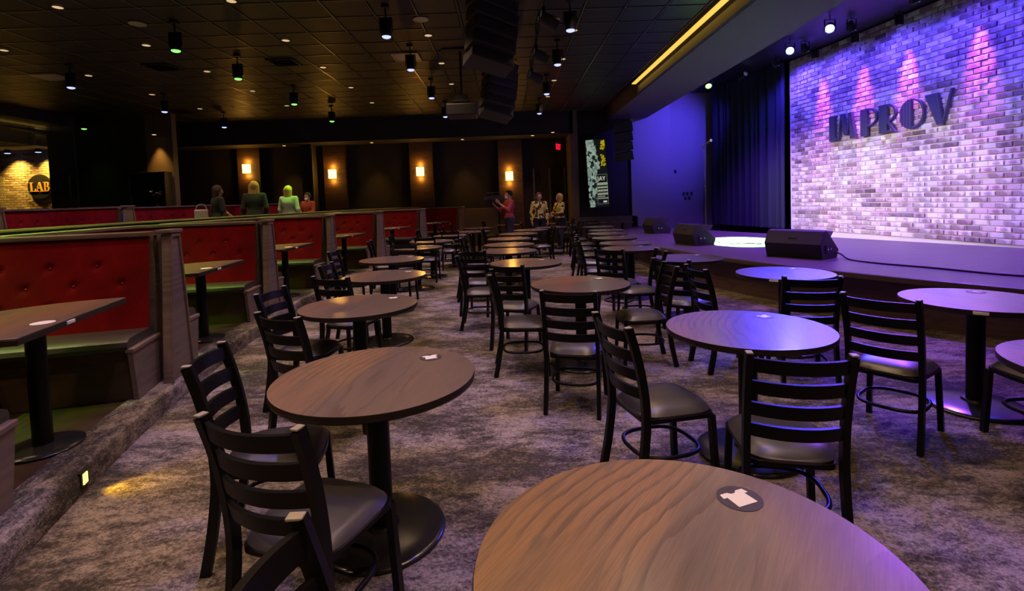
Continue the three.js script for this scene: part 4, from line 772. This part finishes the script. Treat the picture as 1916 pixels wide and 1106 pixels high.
const headGeo = (() => mesher(0.16, 0, 0, 0, (put) => {           // centred on the head, faces +z
  put([0, 0.03, -0.015], 0.086, [0, 0.03, -0.015], 0.086, 0.03, false, [0.92, 1.12, 1.12]); put([0, -0.03, 0.025], 0.062, [0, -0.075, 0.048], 0.036, 0.03);
  put([0, -0.06, -0.02], 0.05, [0, -0.14, -0.03], 0.054, 0.03); put([0, 0.012, 0.088], 0.009, [0, -0.026, 0.104], 0.014, 0.012); put([-0.028, 0.03, 0.084], 0.008, [0.028, 0.03, 0.084], 0.008, 0.012);
  for (const s of [-1, 1]) { put([s * 0.083, 0.012, -0.01], 0.012, [s * 0.085, -0.03, -0.005], 0.009, 0.01, false, [0.7, 1.4, 1]); put([s * 0.031, 0.012, 0.1], 0.012, [s * 0.031, 0.012, 0.1], 0.012, 0.01, true); put([s * 0.03, 0.012, 0.078], 0.011, [s * 0.03, 0.012, 0.078], 0.011, 0.004); }
  put([-0.02, -0.056, 0.086], 0.006, [0.02, -0.056, 0.086], 0.006, 0.006); put([-0.016, -0.066, 0.083], 0.007, [0.016, -0.066, 0.083], 0.007, 0.006);
}))();
const handGeo = (side) => mesher(0.12, 0, -0.08, 0, (put) => {   // wrist at origin, fingers hanging along -y, palm toward -x*side
  const k = 0.006; put([0, 0.01, 0], 0.024, [0, -0.03, 0], 0.025, k); put([0, -0.03, 0.022], 0.014, [0, -0.085, 0.03], 0.013, 0.012); put([0, -0.03, -0.018], 0.014, [0, -0.08, -0.028], 0.012, 0.012); put([0, -0.03, 0], 0.017, [0, -0.085, 0], 0.014, 0.012);
  [[0.031, 0.072], [0.011, 0.08], [-0.01, 0.074], [-0.03, 0.058]].forEach(([z, l]) => { put([0, -0.085, z], 0.0098, [-side * 0.012, -0.085 - l * 0.5, z * 1.08], 0.009, 0.004); put([-side * 0.012, -0.085 - l * 0.5, z * 1.08], 0.009, [-side * 0.034, -0.085 - l * 0.92, z * 1.08], 0.008, 0.004); });
  put([-side * 0.004, -0.025, 0.022], 0.013, [-side * 0.016, -0.06, 0.05], 0.0105, 0.006); put([-side * 0.016, -0.06, 0.05], 0.0105, [-side * 0.026, -0.092, 0.054], 0.009, 0.004);
});
const handL = handGeo(-1), handR = handGeo(1);
function person(o) {
  const k = o.height / 1.7, P = thing('person', o.label, 'person', o.at, o.turn); 
  const J = { hipL: [-0.09, 0.9, 0], hipR: [0.09, 0.9, 0], kneeL: [-0.1, 0.49, 0.02], kneeR: [0.1, 0.49, 0.02], ankL: [-0.1, 0.08, -0.02], ankR: [0.1, 0.08, -0.02], shL: [-0.175, 1.395, 0], shR: [0.175, 1.395, 0], elL: [-0.23, 1.12, -0.02], elR: [0.23, 1.12, -0.02], wrL: [-0.235, 0.88, 0.05], wrR: [0.235, 0.88, 0.05], head: [0, 1.575, 0.015], ...o.joints };
  const arm = (put, s, g, to = 1) => { const S = s < 0 ? 'L' : 'R', e = J['el' + S], w = J['wr' + S]; put(J['sh' + S], 0.05 + g, e, 0.04 + g); if (to > 1) { const q = e.map((v, i) => v + (w[i] - v) * (to - 1)); put(e, 0.04 + g, q, 0.04 - 0.012 * (to - 1) + g); } };
  const torso = (put, g, hip) => { put([-0.06, 1.29, 0], 0.115 + g, [0.06, 1.29, 0], 0.115 + g, 0.05, false, [1, 1, 0.9]); put([-0.13, 1.385, -0.01], 0.06 + g, [0.13, 1.385, -0.01], 0.06 + g, 0.06); put([0, 1.27, 0], 0.125 + g, [0, 1.08, 0.005], 0.108 + g, 0.05, false, [1.08, 1, 0.85]); if (hip) put([-0.055, 0.95, 0], 0.115 + g, [0.055, 0.95, 0], 0.115 + g, 0.06, false, [1, 1, 0.95]); };
  const legs = (put, g) => { for (const S of ['L', 'R']) { put(J['hip' + S], 0.088 + g, J['knee' + S], 0.056 + g); put(J['knee' + S], 0.056 + g, J['ank' + S], 0.04 + g); } put([-0.055, 0.94, 0], 0.11 + g, [0.055, 0.94, 0], 0.11 + g, 0.06); };
  const body = mesher(0.95, 0, 0.86, 0, (put) => { torso(put, 0, true); legs(put, 0); for (const s of [-1, 1]) arm(put, s, -0.004, 2); put([0, 1.42, 0], 0.06, [J.head[0] * 0.7, 1.52, J.head[2] * 0.7], 0.05); for (const S of ['L', 'R']) { const a = J['ank' + S]; put([a[0], 0.045, a[2]], 0.042, [a[0] * 1.1, 0.032, a[2] + 0.17], 0.034); } });
  const hm = new THREE.Matrix4().compose(V(...J.head), new THREE.Quaternion().setFromEuler(new THREE.Euler(o.tilt ?? 0, o.look ?? 0, o.roll ?? 0, 'YXZ')), V(1, 1, 1));
  const list = [body, headGeo.clone().applyMatrix4(hm)];
  for (const [S, g] of [['L', handL], ['R', handR]]) { const e = V(...J['el' + S]), w = V(...J['wr' + S]), q = new THREE.Quaternion().setFromUnitVectors(V(0, -1, 0), w.clone().sub(e).normalize()); list.push(g.clone().applyMatrix4(new THREE.Matrix4().compose(w, q, V(1, 1, 1)))); }
  const s = (g) => g.scale(k, k, k);
  part('body', s(merge(list)), o.skin ?? skinMat, P);
  const sl = o.sleeve ?? 1.85;
  part('top', s(mesher(0.95, 0, 0.86, 0, (put, cut) => { torso(put, 0.017, true); for (const q of [-1, 1]) arm(put, q, 0.014, sl); cut((x, y, z) => Math.max(y - (1.465 - Math.abs(x) * 0.1), (o.hem ?? 0.9) - y)); })), o.top, P, o.topLabel);
  part('trousers', s(mesher(0.95, 0, 0.86, 0, (put, cut) => { legs(put, 0.014); cut((x, y) => Math.max(y - 1.0, 0.1 - y)); })), o.bottom, P);
  part('shoes', s(mesher(0.3, 0, 0.1, 0.05, (put, cut) => { for (const S of ['L', 'R']) { const a = J['ank' + S]; put([a[0], 0.055, a[2]], 0.055, [a[0] * 1.1, 0.042, a[2] + 0.17], 0.042); } cut((x, y) => Math.max(0.004 - y, y - 0.11)); })), M.plastic, P);
  const hl = o.hairLong ?? 0, hair = mesher(0.36, 0, -0.12, 0, (put, cut) => {
    put([0, 0.045, -0.02], 0.096, [0, 0.045, -0.02], 0.096, 0.03, false, [0.95, 1.05, 1.12]); if (hl) { const w = o.hairWide ?? 0.06; for (const x of [-1, -0.4, 0.4, 1]) put([x * 0.06, 0.02, -0.05], 0.05, [x * w, -hl, -0.075 + 0.02 * Math.abs(x)], 0.03, 0.03); }
    cut((x, y, z) => z > 0.03 ? (z - 0.03) + (0.055 - y) * 0.9 : z > -0.01 && y < -0.05 && Math.abs(x) < 0.055 ? 0.02 : -1);
  });
  part('hair', s(hair.applyMatrix4(hm)), o.hair, P);
  if (o.mask) part('face_mask', s(mesher(0.14, 0, -0.03, 0.05, (put, cut) => { put([0, -0.045, 0.05], 0.056, [0, -0.06, 0.055], 0.05, 0.02); cut((x, y, z) => Math.max(y + 0.012, -0.1 - y, 0.03 - z)); }).applyMatrix4(hm)), M.white, P, 'white face mask');
  return P;
}
const cloth = (r, g, b) => std({ color: lin(r, g, b), roughness: 0.9 });
const patTex = dataTex(256, (u, v) => { const t = fbm(u, v, 9, 7, 3); return t > 0.52 ? [0.86, 0.8, 0.45] : t > 0.46 ? [0.5, 0.4, 0.12] : [0.24, 0.2, 0.1]; }, true, 0.4);  // yellow light on the cloth is mixed into these pattern colours
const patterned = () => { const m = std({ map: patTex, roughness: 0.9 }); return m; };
const uvBody = (m) => { const g = m.geometry, p = g.attributes.position, uv = g.attributes.uv; for (let i = 0; i < p.count; i++) uv.setXY(i, p.getX(i) + p.getZ(i) * 0.4, p.getY(i)); };
const jeans = cloth(0.03, 0.035, 0.06), black = cloth(0.014, 0.014, 0.016);
const UP = 0.45, FL = 0;
person({ at: [-6.25, UP, -11], turn: Math.PI - 0.7, height: 1.62, label: 'person in dark sleeveless top with long dark hair standing behind the booths', hair: cloth(0.035, 0.022, 0.018), hairLong: 0.34, top: black, sleeve: 1, bottom: jeans, roll: 0.15, joints: { elL: [-0.24, 1.13, 0.02], wrL: [-0.2, 0.98, 0.22] } });
person({ at: [-5.5, UP, -11.1], turn: Math.PI + 0.25, height: 1.69, label: 'person with wavy blond hair in a dark green jacket, back turned', hair: cloth(0.42, 0.28, 0.08), hairLong: 0.17, hairWide: 0.085, top: cloth(0.012, 0.025, 0.014), bottom: black });
person({ at: [-5.1, UP, -11.9], turn: Math.PI - 0.1, height: 1.6, label: 'person in pale green shirt with yellow-lit hair, back turned', hair: cloth(0.45, 0.38, 0.08), hairLong: 0.16, hairWide: 0.07, top: cloth(0.34, 0.42, 0.38), sleeve: 1.3, bottom: jeans });
uvBody(person({ at: [-5.15, UP, -13.15], turn: -0.3, height: 1.46, label: 'small person in a red top facing us behind the others', hair: black, top: cloth(0.34, 0.05, 0.025), bottom: black, mask: true, joints: { elL: [-0.22, 1.13, 0.05], wrL: [-0.08, 1.08, 0.24], elR: [0.22, 1.13, 0.05], wrR: [0.08, 1.06, 0.24] } }).children[1]);
person({ at: [0.06, FL, -15.0], turn: -Math.PI / 2 + 0.35, height: 1.82, label: 'person in a dark red shirt and white mask filming with a video camera', hair: black, top: cloth(0.36, 0.05, 0.06), topLabel: 'dark red shirt', sleeve: 1.35, bottom: jeans, mask: true, joints: { elR: [0.25, 1.16, 0.12], wrR: [0.14, 1.36, 0.33], elL: [-0.24, 1.15, 0.16], wrL: [-0.1, 1.3, 0.38] } });
uvBody(person({ at: [0.96, FL, -15.3], turn: 0.1, height: 1.73, label: 'person in an open patterned jacket coloured as yellow-lit, facing the room by the door', hair: cloth(0.12, 0.07, 0.03), top: patterned(), topLabel: 'patterned jacket coloured as yellow-lit', bottom: black }).children[1]);
uvBody(person({ at: [1.6, FL, -15.45], turn: -1.15, height: 1.68, label: 'person with fair hair in a top coloured as yellow-lit, reaching toward the patterned jacket', hair: cloth(0.5, 0.34, 0.12), hairLong: 0.06, top: patterned(), bottom: jeans, joints: { elR: [0.24, 1.12, 0.08], wrR: [0.16, 1.04, 0.32], elL: [-0.22, 1.12, 0.1], wrL: [-0.1, 1.05, 0.34] } }).children[1]);
// what they hold
{
  const c = thing('video_camera', 'black video camera on the shoulder of the person in red', 'video camera', [-0.3, 1.62, -14.83], -Math.PI / 2 + 0.35);
  part('body', rbox(0.12, 0.15, 0.3, 0, 0, 0, 0.02), M.plastic, c); part('lens', [cyl(0.045, 0.05, 0.16, 0, 0, 0, 24).rotateX(Math.PI / 2).translate(0, 0, 0.22), rbox(0.13, 0.1, 0.06, 0, 0, 0.32)], M.grille, c); part('handle', tube([[0, 0.07, -0.12], [0, 0.14, -0.08], [0, 0.14, 0.1], [0, 0.07, 0.13]], 0.013, 20), M.plastic, c); part('microphone', cyl(0.014, 0.014, 0.22, 0.05, 0, 0, 12).rotateX(Math.PI / 2).translate(0, 0.15, 0.2), M.grille, c); part('viewfinder', rbox(0.08, 0.07, 0.08, -0.1, 0.05, 0.06), M.plastic, c);
  const b = thing('handbag', 'pale handbag hanging at the hip of the dark-haired person', 'bag', [-6.5, UP + 0.92, -10.8], 0.4);
  part('pouch', rbox(0.26, 0.2, 0.09, 0, 0.1, 0, 0.03), M.cap, b); part('strap', tube([[-0.11, 0.19, 0], [-0.05, 0.3, -0.01], [0.06, 0.3, -0.02], [0.11, 0.19, 0]], 0.008, 20), M.cap, b);
}
// low tables with bench along the dark wall
[[2.75, 'left'], [3.55, 'right']].forEach(([x, w]) => { const t = thing('bench_table', `small table before the yellow-lit wall bench, ${w} one`, 'table', [x, 0, -15.7]); part('table_top', [rbox(0.6, 0.03, 0.5, 0, 0.74, 0)], M.darkWood, t); part('post', cyl(0.04, 0.04, 0.7, 0, 0.38, 0, 16), M.blackMetal, t); part('base', lathe([[0.001, 0.03], [0.2, 0.02], [0.22, 0], [0.001, 0]], 28), M.castBase, t); });

scene.traverse((o) => { if (o.isMesh) { o.castShadow = true; o.receiveShadow = true; } });
renderer.render(scene, camera);
